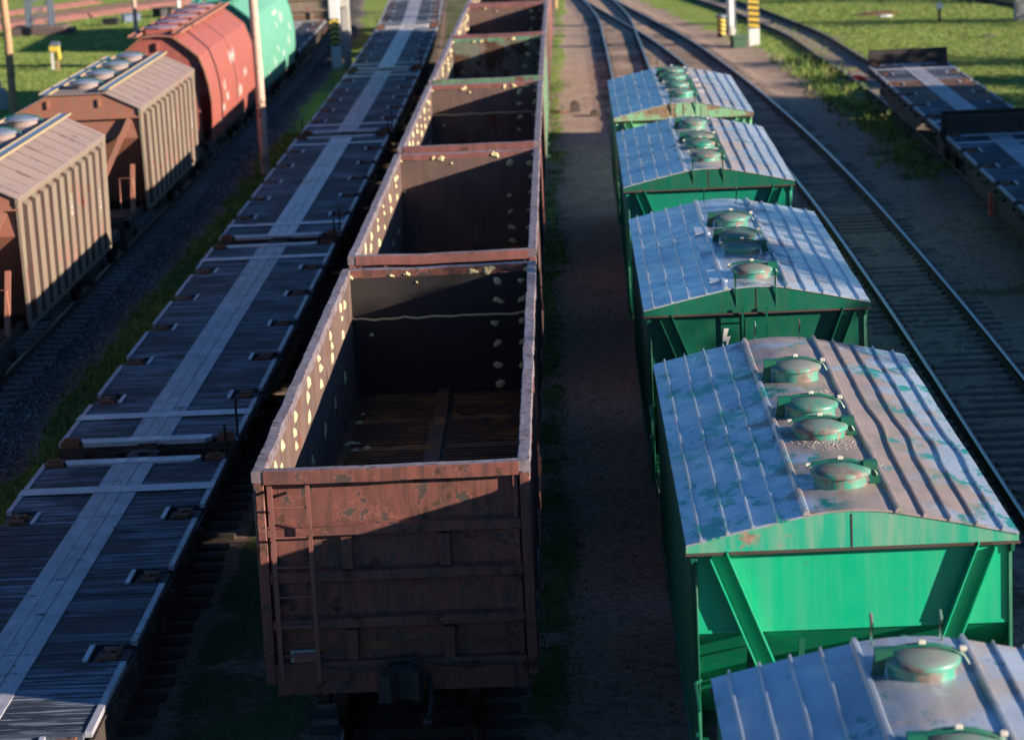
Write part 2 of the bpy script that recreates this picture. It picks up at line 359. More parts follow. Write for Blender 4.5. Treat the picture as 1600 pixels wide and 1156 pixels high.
# ------------------------------------------------------------------ running gear shared by wagons
def bogie(parent, y, dark='frame'):
    b = MB()
    for s in (-1, 1):
        x = s*1.02
        b.prism([(-1.12,.52),(-1.2,.42),(-1.08,.34),(-.75,.34),(-.6,.50),(-.35,.30),(.35,.30),(.6,.50),(.75,.34),(1.08,.34),(1.2,.42),(1.12,.52),(.55,.74),(.3,.80),(-.3,.80),(-.55,.74)], x-.07, x+.07, 'x')
        for q in (-.92, .92): b.lathe([(.11,-.05),(.11,.05)], (x+s*.08, q, .475), 10, 'x')
        for q in (-.12, 0, .12): b.lathe([(.075,.0),(.075,.24)], (x, q*1.6, .36), 8)
    b.box(-1.0,1.0,-.2,.2,.55,.85)
    for q in (-.92, .92): b.tube([(-1.05,q,.475),(1.05,q,.475)], .075, 8)
    o = b.build('bogie', M[dark], parent, (0, y, 0))
    for s in (-1, 1):
        for q in (-.92, .92):
            w = MB(); w.lathe([(.14,-.07),(.16,-.02),(.40,-.01),(.42,-.05),(.472,-.06),(.475,.04),(.505,.05),(.505,.075),(.40,.07),(.38,.03),(.16,.04),(.14,.09)], (0, 0, 0), 24, 'x')
            if s > 0: w.v = [(-a, c_, d) for a, c_, d in w.v]
            w.build('wheel', M['wheel'], o, (s*.79, q, .475))
    return o

def coupler(parent, y, d, reach):
    b = MB()
    b.beam((0, y, 1.04), (0, y+d*(reach-.16), 1.04), .22, .24)
    y1 = y+d*reach
    b.prism([(-.2,y1-d*.3),(-.24,y1-d*.02),(-.1,y1+d*.0),(-.02,y1-d*.14),(.1,y1-d*.12),(.22,y1-d*.01),(.26,y1-d*.18),(.14,y1-d*.32)], .88, 1.2, 'z')
    b.tube([(.3,y,1.0),(.34,y+d*.25,.8),(.3,y+d*reach*.9,.62)], .03, 6)
    b.tube([(-.9,y-d*.02,1.15),(-.5,y+d*.14,1.12),(-.2,y+d*.2,1.2)], .014, 6)
    b.box(-.16,.16,*sorted((y, y+d*.05)),.86,1.24)
    b.tube([(1.3,y+d*.06,1.12),(.5,y+d*.08,1.14),(.25,y+d*.2,1.26),(.05,y+d*.3,1.2)], .014, 6); b.tube([(1.3,y+d*.06,1.12),(1.3,y+d*.1,.85)], .014, 6)
    b.lathe([(.05,-.04),(.07,0),(.05,.05)], (.3,y+d*reach*.9,.62), 8)
    b.build('coupler', M['frame'], parent)

# ------------------------------------------------------------------ gondola
def foam_mesh(seed):
    """a hardened dab of foam: a chain of lumps run together, ragged at the rim"""
    rr = random.Random(seed*13+5); bl = []; x = y = 0.0
    a = rr.uniform(0, 6.28)
    for k in range(rr.randint(11, 17)):
        if math.hypot(x, y) > .75: x *= .3; y *= .3
        bl.append((x, y, rr.uniform(.12, .21))); a += rr.uniform(-1.5, 1.5); st_ = rr.uniform(.14, .23); x += st_*math.cos(a); y += st_*math.sin(a)
    cx_ = sum(b[0] for b in bl)/len(bl); cy_ = sum(b[1] for b in bl)/len(bl); N = 46; S = 1.35
    def H(x, y): return sum(math.exp(-((x-bx_+cx_)**2+(y-by_+cy_)**2)/(r_*r_)) for bx_, by_, r_ in bl)-.36+.34*mnoise.noise(Vector((x*9, y*9, seed*2.3)))
    hs_ = [[H(-S+2*S*i/N, -S+2*S*j/N) for i in range(N+1)] for j in range(N+1)]; idx = {}; vs = []; fs = []
    def vid(i, j):
        if (i, j) not in idx:
            idx[i, j] = len(vs); h = hs_[j][i]; vs.append((-S+2*S*i/N, -S+2*S*j/N, math.sqrt(h)*1.2+.5*mnoise.noise(Vector((i*.5, j*.5, seed))) if h > 0 else -.3))
        return idx[i, j]
    seen = set(); best = set()
    for j in range(N):
        for i in range(N):
            if (i, j) in seen or max(hs_[j][i], hs_[j][i+1], hs_[j+1][i], hs_[j+1][i+1]) <= 0: continue
            comp = set(); stack = [(i, j)]
            while stack:
                c_ = stack.pop()
                if c_ in comp or not (0 <= c_[0] < N and 0 <= c_[1] < N): continue
                if max(hs_[c_[1]][c_[0]], hs_[c_[1]][c_[0]+1], hs_[c_[1]+1][c_[0]], hs_[c_[1]+1][c_[0]+1]) <= 0: continue
                comp.add(c_); stack += [(c_[0]+1, c_[1]), (c_[0]-1, c_[1]), (c_[0], c_[1]+1), (c_[0], c_[1]-1)]
            seen |= comp
            if len(comp) > len(best): best = comp
    for (i, j) in sorted(best): fs.append((vid(i, j), vid(i+1, j), vid(i+1, j+1), vid(i, j+1)))
    mb = MB(); mb.add(vs, fs); o = mb.build('foam_patch', M['foam'], smooth=60); me = o.data; bpy.data.objects.remove(o); return me
FOAM = [foam_mesh(i) for i in range(12)]

FAR = [(-.77,3.36,.09),(-.52,3.38,.13),(-.37,3.24,.06),(.55,3.38,.14),(.81,3.39,.15),(.93,3.20,.15),(1.32,3.20,.13),(.93,2.89,.15),(1.33,2.89,.13),(.87,2.51,.13),(1.31,2.53,.12),(.89,2.17,.13),(1.31,2.18,.12),(.89,1.81,.15),(1.29,1.79,.13),(.91,1.5,.14),(1.30,1.5,.11),(-1.15,2.40,.08),(-1.43,2.67,.08),(-1.43,3.36,.1),(1.43,3.38,.1)]
LEFT = [(10.56,3.27,.12),(11.30,3.17,.15),(10.75,3.07,.1),(8.73,3.21,.14),(8.85,3.04,.12),(10.71,2.81,.14),(6.79,3.30,.09),(6.98,3.12,.12),(8.79,2.86,.14),(5.33,3.29,.14),(5.14,3.13,.15),(6.97,2.88,.16),(10.60,2.16,.15),(3.52,3.26,.17),(3.33,3.10,.14),(5.17,2.85,.16),(8.85,2.17,.15),(1.95,3.27,.17),(3.42,2.90,.15),(7.11,2.18,.2),(.3,3.38,.13),(1.13,3.22,.16),(1.74,3.06,.15),(5.23,2.23,.15)]

def gondola(seed, body, inside, far_in, line=False, foamk=1.0, endmat=None):
    """origin on the rail top below the near end of the body; y runs 0..12.8"""
    rr = random.Random(seed); L = 12.8; W = 1.56; Z = 3.48; bm = M[body]; em = M[endmat or body]
    root = empty('gondola_wagon')
    for s in (-1, 1):
        b = MB()
        b.mi = 0; b.box(min(s*1.47,s*1.50), max(s*1.47,s*1.50), .06, L-.06, 1.22, Z-.14)
        npost = 8
        for i in range(npost):
            y = .09 + (L-.18-.0)*i/(npost-1)
            zt = Z-.15
            b.prism([(s*1.502,y-.07),(s*1.57,y-.05),(s*1.57,y+.05),(s*1.502,y+.07)], 1.2, zt, 'z')
        for i in range(npost-1):
            y0 = .09+(L-.18)*i/(npost-1)+.16; y1 = .09+(L-.18)*(i+1)/(npost-1)-.16
            for z in (1.75, 2.25, 2.75): b.prism([(s*1.502,z-.09),(s*1.535,z-.05),(s*1.535,z+.05),(s*1.502,z+.09)], y0, y1, 'y')
        b.prism([(s*1.502,1.2),(s*1.575,1.2),(s*1.575,1.38),(s*1.502,1.42)], 0.02, L-.02, 'y')
        b.mi = 1; b.box(min(s*1.44,s*1.468), max(s*1.44,s*1.468), .07, L-.07, 1.40, Z-.13)
        # inner panels dented between the posts
        sw = b.build('side_wall', [bm, M[inside]], root, bevel=.006)
        n = 90; vs = []; fs = []
        for i in range(n+1):
            y = .0+L*i/n
            jo = .018*mnoise.noise(Vector((y*1.1, seed, s)))+.010*mnoise.noise(Vector((y*6, seed, s)))
            dz = .014*mnoise.noise(Vector((y*.9, s*4., seed)))
            ji = .010*mnoise.noise(Vector((y*7, seed+9, s)))
            xo, xi = s*(1.575+jo), s*(1.435+jo+ji)
            vs += [(xi, y, Z+dz-.135), (xi, y, Z+dz-.012), (xi+s*.012, y, Z+dz), (xo-s*.012, y, Z+dz), (xo, y, Z+dz-.012), (xo, y, Z+dz-.135)]
        for i in range(n):
            for k in range(6): fs.append((i*6+k, i*6+(k+1) % 6, (i+1)*6+(k+1) % 6, (i+1)*6+k))
        rm = MB(); rm.add(vs, fs+[tuple(range(6)), tuple(range(n*6+5, n*6-1, -1))]); rm.build('top_rim', M['rim'], sw, smooth=30)
    for e in (0, 1):
        Y = lambda d: d if e == 0 else L-d
        def bx(b, x0, x1, d0, d1, z0, z1):
            y0, y1 = sorted((Y(d0), Y(d1))); b.box(x0, x1, y0, y1, z0, z1)
        b = MB()
        # plate with a slightly dished surface
        nx, nz = 28, 20; vs = []; fs = []
        for j in range(nz+1):
            for i in range(nx+1):
                x = -1.47+2.94*i/nx; z = 1.2+(Z-.15-1.2)*j/nz
                d = .108+.016*mnoise.noise(Vector((x*1.3, z*2.0, seed+e*7)))+.007*mnoise.noise(Vector((x*4, z*4, seed+3)))
                vs.append((x, Y(d), z))
        for j in range(nz):
            for i in range(nx): fs.append((j*(nx+1)+i, j*(nx+1)+i+1, (j+1)*(nx+1)+i+1, (j+1)*(nx+1)+i))
        b.add(vs, fs)
        def rib(z0, z1):
            b.prism([(Y(.12),z0-.03),(Y(.0),z0+.005),(Y(.0),z1-.005),(Y(.12),z1+.03)], -1.44, 1.44, 'x')
        rib(2.69, 2.81); rib(2.15, 2.27); rib(1.59, 1.71)
        for x in (-.55, .56):
            for z0, z1 in ((2.292,2.67),(1.2,1.57)): bx(b, x-.065, x+.065, .012, .12, z0, z1)
        for s in (-1, 1):
            b.prism([(s*1.445,Y(.07)),(s*1.445,Y(.0)),(s*1.56,Y(.0)),(s*1.56,Y(.07))], .96, Z-.136, 'z')
            bx(b, s*1.39-.03, s*1.39+.03, .03, .11, 1.2, Z-.15)
        bx(b, -1.44, 1.44, .0, .12, .82, 1.2)
        b.mi = 1; bx(b, -1.438, 1.438, .138, .15, 1.40, Z-.14)
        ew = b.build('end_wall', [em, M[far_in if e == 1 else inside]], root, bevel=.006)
        n = 40; vs = []; fs = []
        for i in range(n+1):
            x = -1.44+2.88*i/n; dz = .016*mnoise.noise(Vector((x*1.4, seed+e, 3.)))-.012*math.sin(math.pi*i/n)
            jy = .008*mnoise.noise(Vector((x*4, seed+e, 8.)))
            vs += [(x, Y(.15+jy), Z+dz-.13), (x, Y(.15+jy), Z+dz-.01), (x, Y(.14+jy), Z+dz), (x, Y(.0), Z+dz), (x, Y(-.012), Z+dz-.012), (x, Y(-.012), Z+dz-.155)]
        fr = [tuple(range(6)), tuple(range(n*6+5, n*6-1, -1))]
        for i in range(n):
            for k in range(6): fs.append((i*6+k, i*6+(k+1) % 6, (i+1)*6+(k+1) % 6, (i+1)*6+k))
        rm = MB(); rm.add(vs, fs+fr)
        rm.m = [0 if (i < n*6 and i % 6 in (1, 2)) else 1 for i in range(len(rm.f))]
        rm.build('end_beam', [M['rim'], em], ew, smooth=30)
    # floor with discharge doors
    b = MB(); b.box(-1.44, 1.44, .1, L-.1, 1.3, 1.40)
    for i in range(7):
        y0 = .55+i*1.72
        for s in (-1, 1):
            for k in range(9):
                yy = y0+.1+k*.16; b.box(min(s*.16,s*1.30), max(s*.16,s*1.30), yy, yy+.05, 1.402, 1.43)
    b.box(-.1,.1,.12,L-.12,1.402,1.47)
    b.build('floor', M['gon_floor'], root)
    # underframe
    b = MB(); b.box(-.17,.17,-.05,L+.05,.86,1.19)
    for i in range(8):
        y = .2+(L-.4)*i/7; b.box(-1.5,1.5,y-.07,y+.07,1.02,1.19)
    for s in (-1, 1):
        b.box(min(s*.3,s*.6), max(s*.3,s*.6), 5.2, 7.6, .65, .95)
    b.tube([(-.5,4.4,.85),(-.5,5.1,.85)], .17, 12)
    b.build('underframe', M['frame_brown'], root)
    # ladders at the near left and far right corners
    for e, x0 in ((0, -1.36), (1, .94)):
        b = MB(); yy = -.10 if e == 0 else L+.10; dy = .1 if e == 0 else -.1
        for x in (x0, x0+.42):
            b.beam((x, yy, 1.0), (x, yy, Z-.16), .045, .035, (0, 1, 0))
            for z in (Z-.22, 2.2, 1.3): b.beam((x, yy, z), (x, yy+dy, z), .03, .03)
        for k in range(6): b.tube([(x0, yy, 3.07-.35*k), (x0+.42, yy, 3.07-.35*k)], .013, 6)
        b.build('ladder', M['gon_pink'] if seed == 0 else em, root)
    b = MB(); 
    for k in range(3): b.tube([(1.58,.2,2.9-.35*k-1),(1.64,.2,2.9-.35*k-1),(1.64,.6,2.9-.35*k-1),(1.58,.6,2.9-.35*k-1)], .012, 6)
    b.build('grab_handles', bm, root)
    b = MB(); b.mi = 0; b.box(-1.27,-.93,.045,.068,1.12,1.34); b.mi = 1; b.box(-1.23,-.97,.034,.044,1.15,1.31)
    b.build('plate_frame', [M['concrete'], M['h_end']], root)
    for d, y in ((-1, .0), (1, L)): coupler(root, y, d, .56)
    bogie(root, 2.1, 'frame_brown'); bogie(root, L-2.1, 'frame_brown')
    # foam left round the walls
    def patch(x, y, z, r, face, kx=1, kz=1):
        o = obj('foam_patch', FOAM[rr.randrange(12)], root, (x, y, z))
        a = rr.uniform(-.5, .5)+rr.choice((0, 3.1416))
        if face == 'far': m3 = Matrix(((1,0,0),(0,0,-1),(0,1,0)))
        elif face == 'left': m3 = Matrix(((0,0,1),(1,0,0),(0,1,0)))
        else: m3 = Matrix.Identity(3)
        sc = Matrix.Diagonal((r*kx, r*kz, .010+.008*rr.random()))
        o.matrix_local = Matrix.Translation((x, y, z)) @ (m3 @ sc @ Matrix.Rotation(a, 3, 'Z')).to_4x4()
    for (x, z, r) in FAR:
        if rr.random() < foamk:
            j = 0 if seed == 0 else .05
            patch(x+rr.uniform(-j,j), L-.151, z-.0+rr.uniform(-j,j)*.5, r*1.0*rr.uniform(.85,1.15), 'far', 1.0, .75)
    for (y, z, r) in LEFT:
        if rr.random() < foamk:
            j = 0 if seed == 0 else .12
            patch(-1.439, y+rr.uniform(-j,j), z+rr.uniform(-j,j)*.4, r*.95*rr.uniform(.75,1.2), 'left', .85, 1.1 if r > .12 else 1.0)
    if seed == 0:
        for (x, y, r) in ((-1.24,11.2,.1),(-1.27,10.7,.13),(-1.28,9.4,.2),(-1.03,9.1,.14),(-1.2,9.0,.12)): patch(x, y, 1.41, r, 'floor', .8, 1.0)
        patch(-.95, .16, 3.36, .07, 'far', .7, 1.9)
        for x in (1.42, -1.4): patch(x, .2, 3.44, .085, 'floor', .9, .9)
    if line:
        b = MB(); pts = [(-1.44+2.88*t/24, L-.156, 2.66+.04*mnoise.noise(Vector((t*.5, seed, 0)))+.015*mnoise.noise(Vector((t*2.1, seed, 5)))) for t in range(25)]
        b.tube(pts, [.014+.006*rr.random() for _ in pts], 6); b.build('foam_strand', M['foam'], root)
    return root

def place(root, c, y, near_end=True, mid=0.0):
    """root origin on the centreline at y; heading from the track at y+mid"""
    h = heading(c, y+mid); root.location = (c(y+mid)+math.sin(h)*mid, y+mid-math.cos(h)*mid, 0); root.rotation_euler = (0, 0, h)

GG = 'open gondolas of the middle train'
gspec = [
 ('gon','gon_in_shade','gon_in_shade',True,1.0,'open brown gondola nearest the camera with ladder on its end and yellow foam inside',None),
 ('gon_dark','gon_in','gon_in',False,.9,'second open gondola with sunlit brown inner walls and a dull red end beam','gon_pink'),
 ('gon_pink','gon_in','gon_in',True,.95,'third open gondola with a foam line along its far inner wall','gon_pink'),
 ('gon_green','gon_in_green','gon_in_green',False,.75,'open gondola with pale green sides and faded green inner wall','gon_green'),
 ('gon_dark','gon_in','gon_in',False,.7,'open gondola just beyond the one with pale green sides','gon_pink'),
 ('gon_pink','gon_in','gon_in',False,.5,'farthest open gondola, only its near end showing at the top edge','gon_pink')]
for i, (bm_, ins, fin, ln, fk, lab, em_) in enumerate(gspec):
    g = gondola(i, bm_, 'gon_in' if i == 0 else ins, fin, ln, fk, em_); tag(g, lab, 'gondola', GG)
    place(g, cG, 13.92*i, mid=6.4)

# ------------------------------------------------------------------ hopper wagons
def hatch_round(root, x, y, z, r, lidmat, colmat, flip=1, box=True, hgt=.17, knob=True):
    b = MB(); b.lathe([(r*.98,-.12),(r*.94,0),(r*.93,hgt),(r*.90,hgt+.004)], (0, 0, 0), 28)
    o = b.build('hatch', colmat, root, (x, y, z))
    l = MB(); l.lathe([(r*.96,0),(r*1.06,0),(r*1.07,.028),(r*1.0,.05),(r*.8,.07),(r*.5,.092),(r*.2,.102),(.001,.103)], (0, 0, hgt+.003), 28)
    l.build('lid', lidmat, o, smooth=50)
    c = MB()
    for q in (-.022, .022):
        c.tube([(-r*1.15,q,hgt+.08),(-r*.9,q,hgt+.11),(-r*.4,q,hgt+.13),(0,q,hgt+.138),(r*.4,q,hgt+.128),(r*.85,q,hgt+.09),(r*1.15,q,hgt+.04),(r*1.28,q,hgt-.03)], .011, 6)
    if box:
        s = flip
        c.box(s*r*1.04-.07, s*r*1.04+.07, -.05, .05, hgt+.03, hgt+.12)
        c.beam((s*r*1.12, -.0, hgt+.05), (s*r*1.22, -.0, -.02), .1, .03, (0, 1, 0))
    c.build('clamp_bar', M['clamp'], o)
    if knob:
        for p in ((0, 0, hgt+.15), (-flip*r*1.12, 0, hgt+.09)):
            k = MB(); k.lathe([(.010,-.03),(.027,-.022),(.027,.022),(.010,.03)], p, 10, 'x'); k.build('clamp_knob', M['white_knob'], o)
    return o

def green_hopper(seed, body, fascia, roof, hatches, plates=(), bolt=False, ladder_far=True, stripes=(), side=None):
    """origin at centre, rail top; roof 8.1 m long"""
    root = empty('cement_hopper_wagon'); hl = 4.05; hw = 1.56; ze = 3.62; rr = random.Random(seed)
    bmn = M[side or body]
    # roof sheet: gently arched cross-section, dented
    prof = [(-1.6,0),(-1.3,.085),(-1.0,.17),(-.7,.245),(-.5,.295),(-.35,.33),(-.18,.352),(0,.36),(.18,.352),(.35,.33),(.5,.295),(.7,.245),(1.0,.17),(1.3,.085),(1.6,0)]
    prof = [(a_, b_*.82) for a_, b_ in prof]; xs = np.linspace(-1.6, 1.6, 65); px = [p[0] for p in prof]; pz = [p[1] for p in prof]
    ny = 90
    def rz(x, y):
        base = np.interp(x, px, pz)
        edge = min(1, (hl-abs(y))/.5)
        d = .020*mnoise.noise(Vector((x*1.5, y*.75, seed*5+1)))+.006*mnoise.noise(Vector((x*5, y*3, seed+2)))
        return ze+float(base)+d*max(.0, edge)
    V = []; F = []
    for j in range(ny+1):
        y = -hl+2*hl*j/ny
        for x in xs: V.append((x, y, rz(x, y)))
    nx = len(xs)
    for j in range(ny):
        for i in range(nx-1): F.append((j*nx+i, j*nx+i+1, (j+1)*nx+i+1, (j+1)*nx+i))
    nb = len(V)
    V += [(x, y, z-.02) for x, y, z in V]; F += [tuple(nb+k for k in f[::-1]) for f in F]
    for j in range(ny): F += [(j*nx, (j+1)*nx, nb+(j+1)*nx, nb+j*nx), (j*nx+nx-1, nb+j*nx+nx-1, nb+(j+1)*nx+nx-1, (j+1)*nx+nx-1)]
    for i in range(nx-1):
        F += [(i, nb+i, nb+i+1, i+1), (ny*nx+i, ny*nx+i+1, nb+ny*nx+i+1, nb+ny*nx+i)]
    mb = MB(); mb.add(V, F); ro = mb.build('roof', roof, root, smooth=40)
    # standing seams running the length of the roof
    b = MB()
    for sx_ in (-1.45,-1.2,-.95,-.7,.7,.95,1.2,1.45, -.43, .45):
        big = abs(sx_) < .5; w = .024 if big else .012; h = .042 if big else .030
        vs = []; fs = []; n = 70
        for k in range(n+1):
            y = -hl-.012+(2*hl+.024)*k/n; wob = .006*mnoise.noise(Vector((sx_*3, y*.8, seed)))+ (.05*math.exp(-((y-.2+sx_)/.6)**2) if (sx_ > .5 and seed == 0) else 0)
            x = sx_+wob; z = rz(x, max(-hl+.001, min(hl-.001, y)))
            vs += [(x-w*1.6, y, z-.003), (x-w*.6, y, z+h), (x+w*.6, y, z+h), (x+w*1.6, y, z-.003)]
        for k in range(n): fs += [(4*k+q, 4*k+q+1, 4*k+q+5, 4*k+q+4) for q in range(3)]
        fs += [(0,3,2,1), (4*n,4*n+1,4*n+2,4*n+3)]
        b.add(vs, fs)
    b.build('roof_seam', roof, ro, smooth=40)
    # gable ends below the roof
    for e in (-1, 1):
        b = MB()
        poly = [(x, ze+z-.021) for x, z in prof] + [(1.6, ze-.085), (-1.6, ze-.085)]
        y0, y1 = sorted((e*(hl-.012), e*(hl-.06)))
        b.prism(poly, y0, y1, 'y')
        g = b.build('gable', M[fascia], root)
        b = MB(); y0, y1 = sorted((e*(hl+.025), e*(hl-.10))); b.box(-1.61, 1.61, y0, y1, ze-.105, ze-.086)
        yv = e*(hl-.01); b.box(-.006, .006, min(yv, yv+e*.004), max(yv, yv+e*.004), ze-.08, ze+.25)
        b.build('drip_strip', M['frame_brown'], g)
    # side walls with vertical ribs
    for s in (-1, 1):
        b = MB(); b.box(min(s*1.50,s*1.52), max(s*1.50,s*1.52), -hl+.05, hl-.05, 1.25, ze-.09)
        for k in range(17):
            y = -hl+.25+(2*hl-.5)*k/16
            b.prism([(s*1.522,y-.05),(s*1.57,y-.03),(s*1.57,y+.03),(s*1.522,y+.05)], 1.3, ze-.12, 'z')
        b.box(min(s*1.522,s*1.58), max(s*1.522,s*1.58), -hl+.03, hl-.03, 1.2, 1.32)
        b.box(min(s*1.522,s*1.56), max(s*1.522,s*1.56), -hl+.03, hl-.03, ze-.2, ze-.1)
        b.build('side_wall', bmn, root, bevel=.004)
    for e in (-1, 1):
        b = MB(); yo = e*(hl-.08); zc = 2.72
        y0, y1 = sorted((yo, yo-e*.015)); b.box(-1.50, 1.50, y0, y1, zc, ze-.086)
        b.box(-1.50, 1.50, min(yo+e*.012, yo), max(yo+e*.012, yo), zc-.02, zc+.012)
        # sloping hopper sheet running inward
        yi = e*(hl-1.75)
        b.add([(-1.50, yo, zc-.022), (1.50, yo, zc-.022), (1.50, yi, 1.3), (-1.50, yi, 1.3), (-1.50, yo-e*.02, zc-.03), (1.50, yo-e*.02, zc-.03), (1.50, yi-e*.02, 1.28), (-1.50, yi-e*.02, 1.28)],
              [(0,1,2,3),(7,6,5,4),(0,4,5,1),(1,5,6,2),(2,6,7,3),(3,7,4,0)])
        ew = b.build('end_wall', M[body], root)
        # slanted channel braces
        for s in (-1, 1):
            b = MB()
            xt, xb = s*1.29, s*.62; zt, zb = ze-.11, 1.75
            d = Vector((xb-xt, 0, zb-zt)).normalized(); nrm = Vector((-d.z, 0, d.x))
            pts0 = Vector((xt, yo, zt)); pts1 = Vector((xb, yo, zb))
            b.beam(pts0+Vector((0,e*.03,0)), pts1+Vector((0,e*.03,0)), .012, .17, nrm.cross(Vector((0,0,0)))+nrm)
            for q in (-.085, .085): b.beam(pts0+nrm*q+Vector((0,e*.07,0)), pts1+nrm*q+Vector((0,e*.07,0)), .10, .014, nrm)
            b.build('brace', M[body], ew)
    # hatches along the ridge
    for k, y in enumerate(hatches):
        hatch_round(root, 0.0, y, rz(0, y)-.0, .285, M['hatch_green'], M['hatch_green'], flip=(-1 if k < 2 else 1), hgt=(.115,.09,.07,.10)[k]*(1 if seed == 0 else .7))
    if stripes:
        b = MB()
        for (x, y, r) in stripes:
            for _ in range(int(200*r/.3)):
                a = rr.uniform(0, 6.28); q = r*math.sqrt(rr.random()); px_, py_ = x+q*math.cos(a), y+q*math.sin(a)*.8
                s_ = rr.uniform(.003, .009)*(1+.8*(rr.random() < .06)); z = rz(px_, py_); b.lathe([(s_,0),(s_*.8,s_*.6),(.002,s_*.9)], (px_, py_, z), 5)
        q_ = b.build('spilled_cement', M['cement'], ro, smooth=0); q_['kind'] = 'stuff'
    for (x, y, w, l) in plates:
        b = MB(); z = rz(x, y); b.box(x-w/2, x+w/2, y-l/2, y+l/2, z-.03, z+.045); b.build('roof_plate', roof, ro, bevel=.006)
    # roof ladder hoops and end ladder
    for e in ((1,) if seed == 0 else (-1, 1)):
        b = MB()
        for x in (-.29, .27):
            z = rz(x, e*(hl-.1)); b.tube([(x,e*(hl-.02),z-.3),(x,e*(hl+.02),z+.02),(x,e*(hl+.02),z+.21),(x,e*(hl-.03),z+.235),(x,e*(hl-.10),z+.18),(x,e*(hl-.10),z)], .010, 6); b.build('grab_hoop', M['hatch_green'] if seed in (0, 4) else M['clamp'], root); b = MB()
    e_l = (-1,) if seed == 1 else (1,)
    for e in e_l:
        b = MB(); yy = e*(hl+.06)
        for x in (-.21, .13): b.beam((x, yy, 1.3), (x, yy, ze-.0), .03, .02, (0, 1, 0))
        for k in range(7): b.tube([(-.21,yy,ze-.16-.34*k),(.13,yy,ze-.16-.34*k)], .011, 6)
        b.build('ladder', M[body], root)
    if bolt:   # high voltage flash
        b = MB(); y = -hl+.08-.004
        P = [(-.47,3.30),(-.40,3.30),(-.435,3.18),(-.375,3.19),(-.45,2.98),(-.44,3.12),(-.50,3.11)]
        b.prism(P, y-.004, y, 'y'); b.build('warning_flash', M['mark_white'], root, smooth=0)
    # frame, chute, platform, handrail post
    b = MB(); fl = 5.25
    b.box(-.17,.17,-fl,fl,.9,1.18)
    for s in (-1, 1):
        b.box(min(s*1.38,s*1.48), max(s*1.38,s*1.48), -fl, fl, 1.0, 1.2)
        for y in (-fl+.06, -3.4, -2, 0, 2, 3.4, fl-.06): b.box(min(s*.17,s*1.38), max(s*.17,s*1.38), y-.05, y+.05, 1.02, 1.19)
    for e in (-1, 1):
        b.box(-1.3,1.3,*sorted((e*4.2, e*5.2)),1.2,1.225)
        for x in (-1.1,-.55,.55,1.1): b.beam((x, e*(hl-.3), 1.22), (x*.9, e*(hl-.12), 2.6), .06, .05, (0, 1, 0))
    for y in (-1.0, 1.0):
        b.add([(-1.2,y-.9,1.2),(1.2,y-.9,1.2),(1.2,y+.9,1.2),(-1.2,y+.9,1.2),(-.3,y-.25,.35),(.3,y-.25,.35),(.3,y+.25,.35),(-.3,y+.25,.35)], [(4,5,6,7),(0,1,5,4),(1,2,6,5),(2,3,7,6),(3,0,4,7)])
    b.build('underframe', M['clamp'] if seed < 4 else M['frame'], root)
    b = MB(); x = -1.50
    b.tube([(x,-hl-.9,1.2),(x-.06,-hl-.9,1.5),(x-.06,-hl-.9,2.25),(x-.06,-hl-.1,2.25),(x,-hl-.0,2.25)], .02, 6)
    b.box(x-.1, x-.04, -hl-.9, -hl-.75, 1.3, 2.0)
    b.build('handrail', M['g_body_shade'], root)
    for d in (-1, 1): coupler(root, d*fl, d, .56)
    bogie(root, -3.6); bogie(root, 3.6)
    return root

NG = 'green hoppers of the train right of the middle'
cem = ((0,-1.3,.34),(.12,-1.55,.3),(-.36,-1.0,.18),(.42,-2.2,.14),(.3,.9,.2),(.05,-.9,.3))
nspec = [
 (4,'g_body_mid','fascia_dark',M['roof_d'],(3.2,1.4,-.4,-2.8),(),False,(),-12.0+.1,'blue grey roof of the hopper cut off by the bottom right corner'),
 (0,'g_body','fascia',M['roof_a'],(1.67,-.16,-1.09,-3.07),(),False,cem,0.0,'bright green hopper with teal and rust stained roof and sunlit end'),
 (1,'g_body_shade','fascia_dark',M['roof_b'],(1.33,-.2,-1.26,-3.2),((-.5,.95,.24,.6),(-.5,-.7,.26,.8),(-.5,-3.05,.26,.9)),True,(),11.62,'shaded green hopper with a plain silver roof and a white lightning flash on its end'),
 (2,'g_body_mid','fascia_dark',M['roof_c'],(2.2,-.1,-1.05,-3.0),(),False,cem[:3],23.5,'green hopper with dusty silver roof between the lightning flash one and the pale green one'),
 (3,'g_body_pale','fascia_pale',M['roof_c'],(2.1,.6,-.9,-2.9),((.5,1.2,.2,.5),(.5,0,.2,.6),(.5,-1.3,.2,.6)),False,cem[:2],34.3,'pale green hopper farthest from the camera, with rust along the gable of its roof')]
for (sd, bd, fa, rf, ht, pl, bo, ce, yc, lab) in nspec:
    w = green_hopper(sd, bd, fa, rf, ht, pl, bo, stripes=ce, side='g_body_shade' if sd in (0, 1) else None)
    tag(w, lab, 'hopper wagon', NG)
    h = heading(cN, yc); w.location = (cN(yc), yc, 0); w.rotation_euler = (0, 0, h)

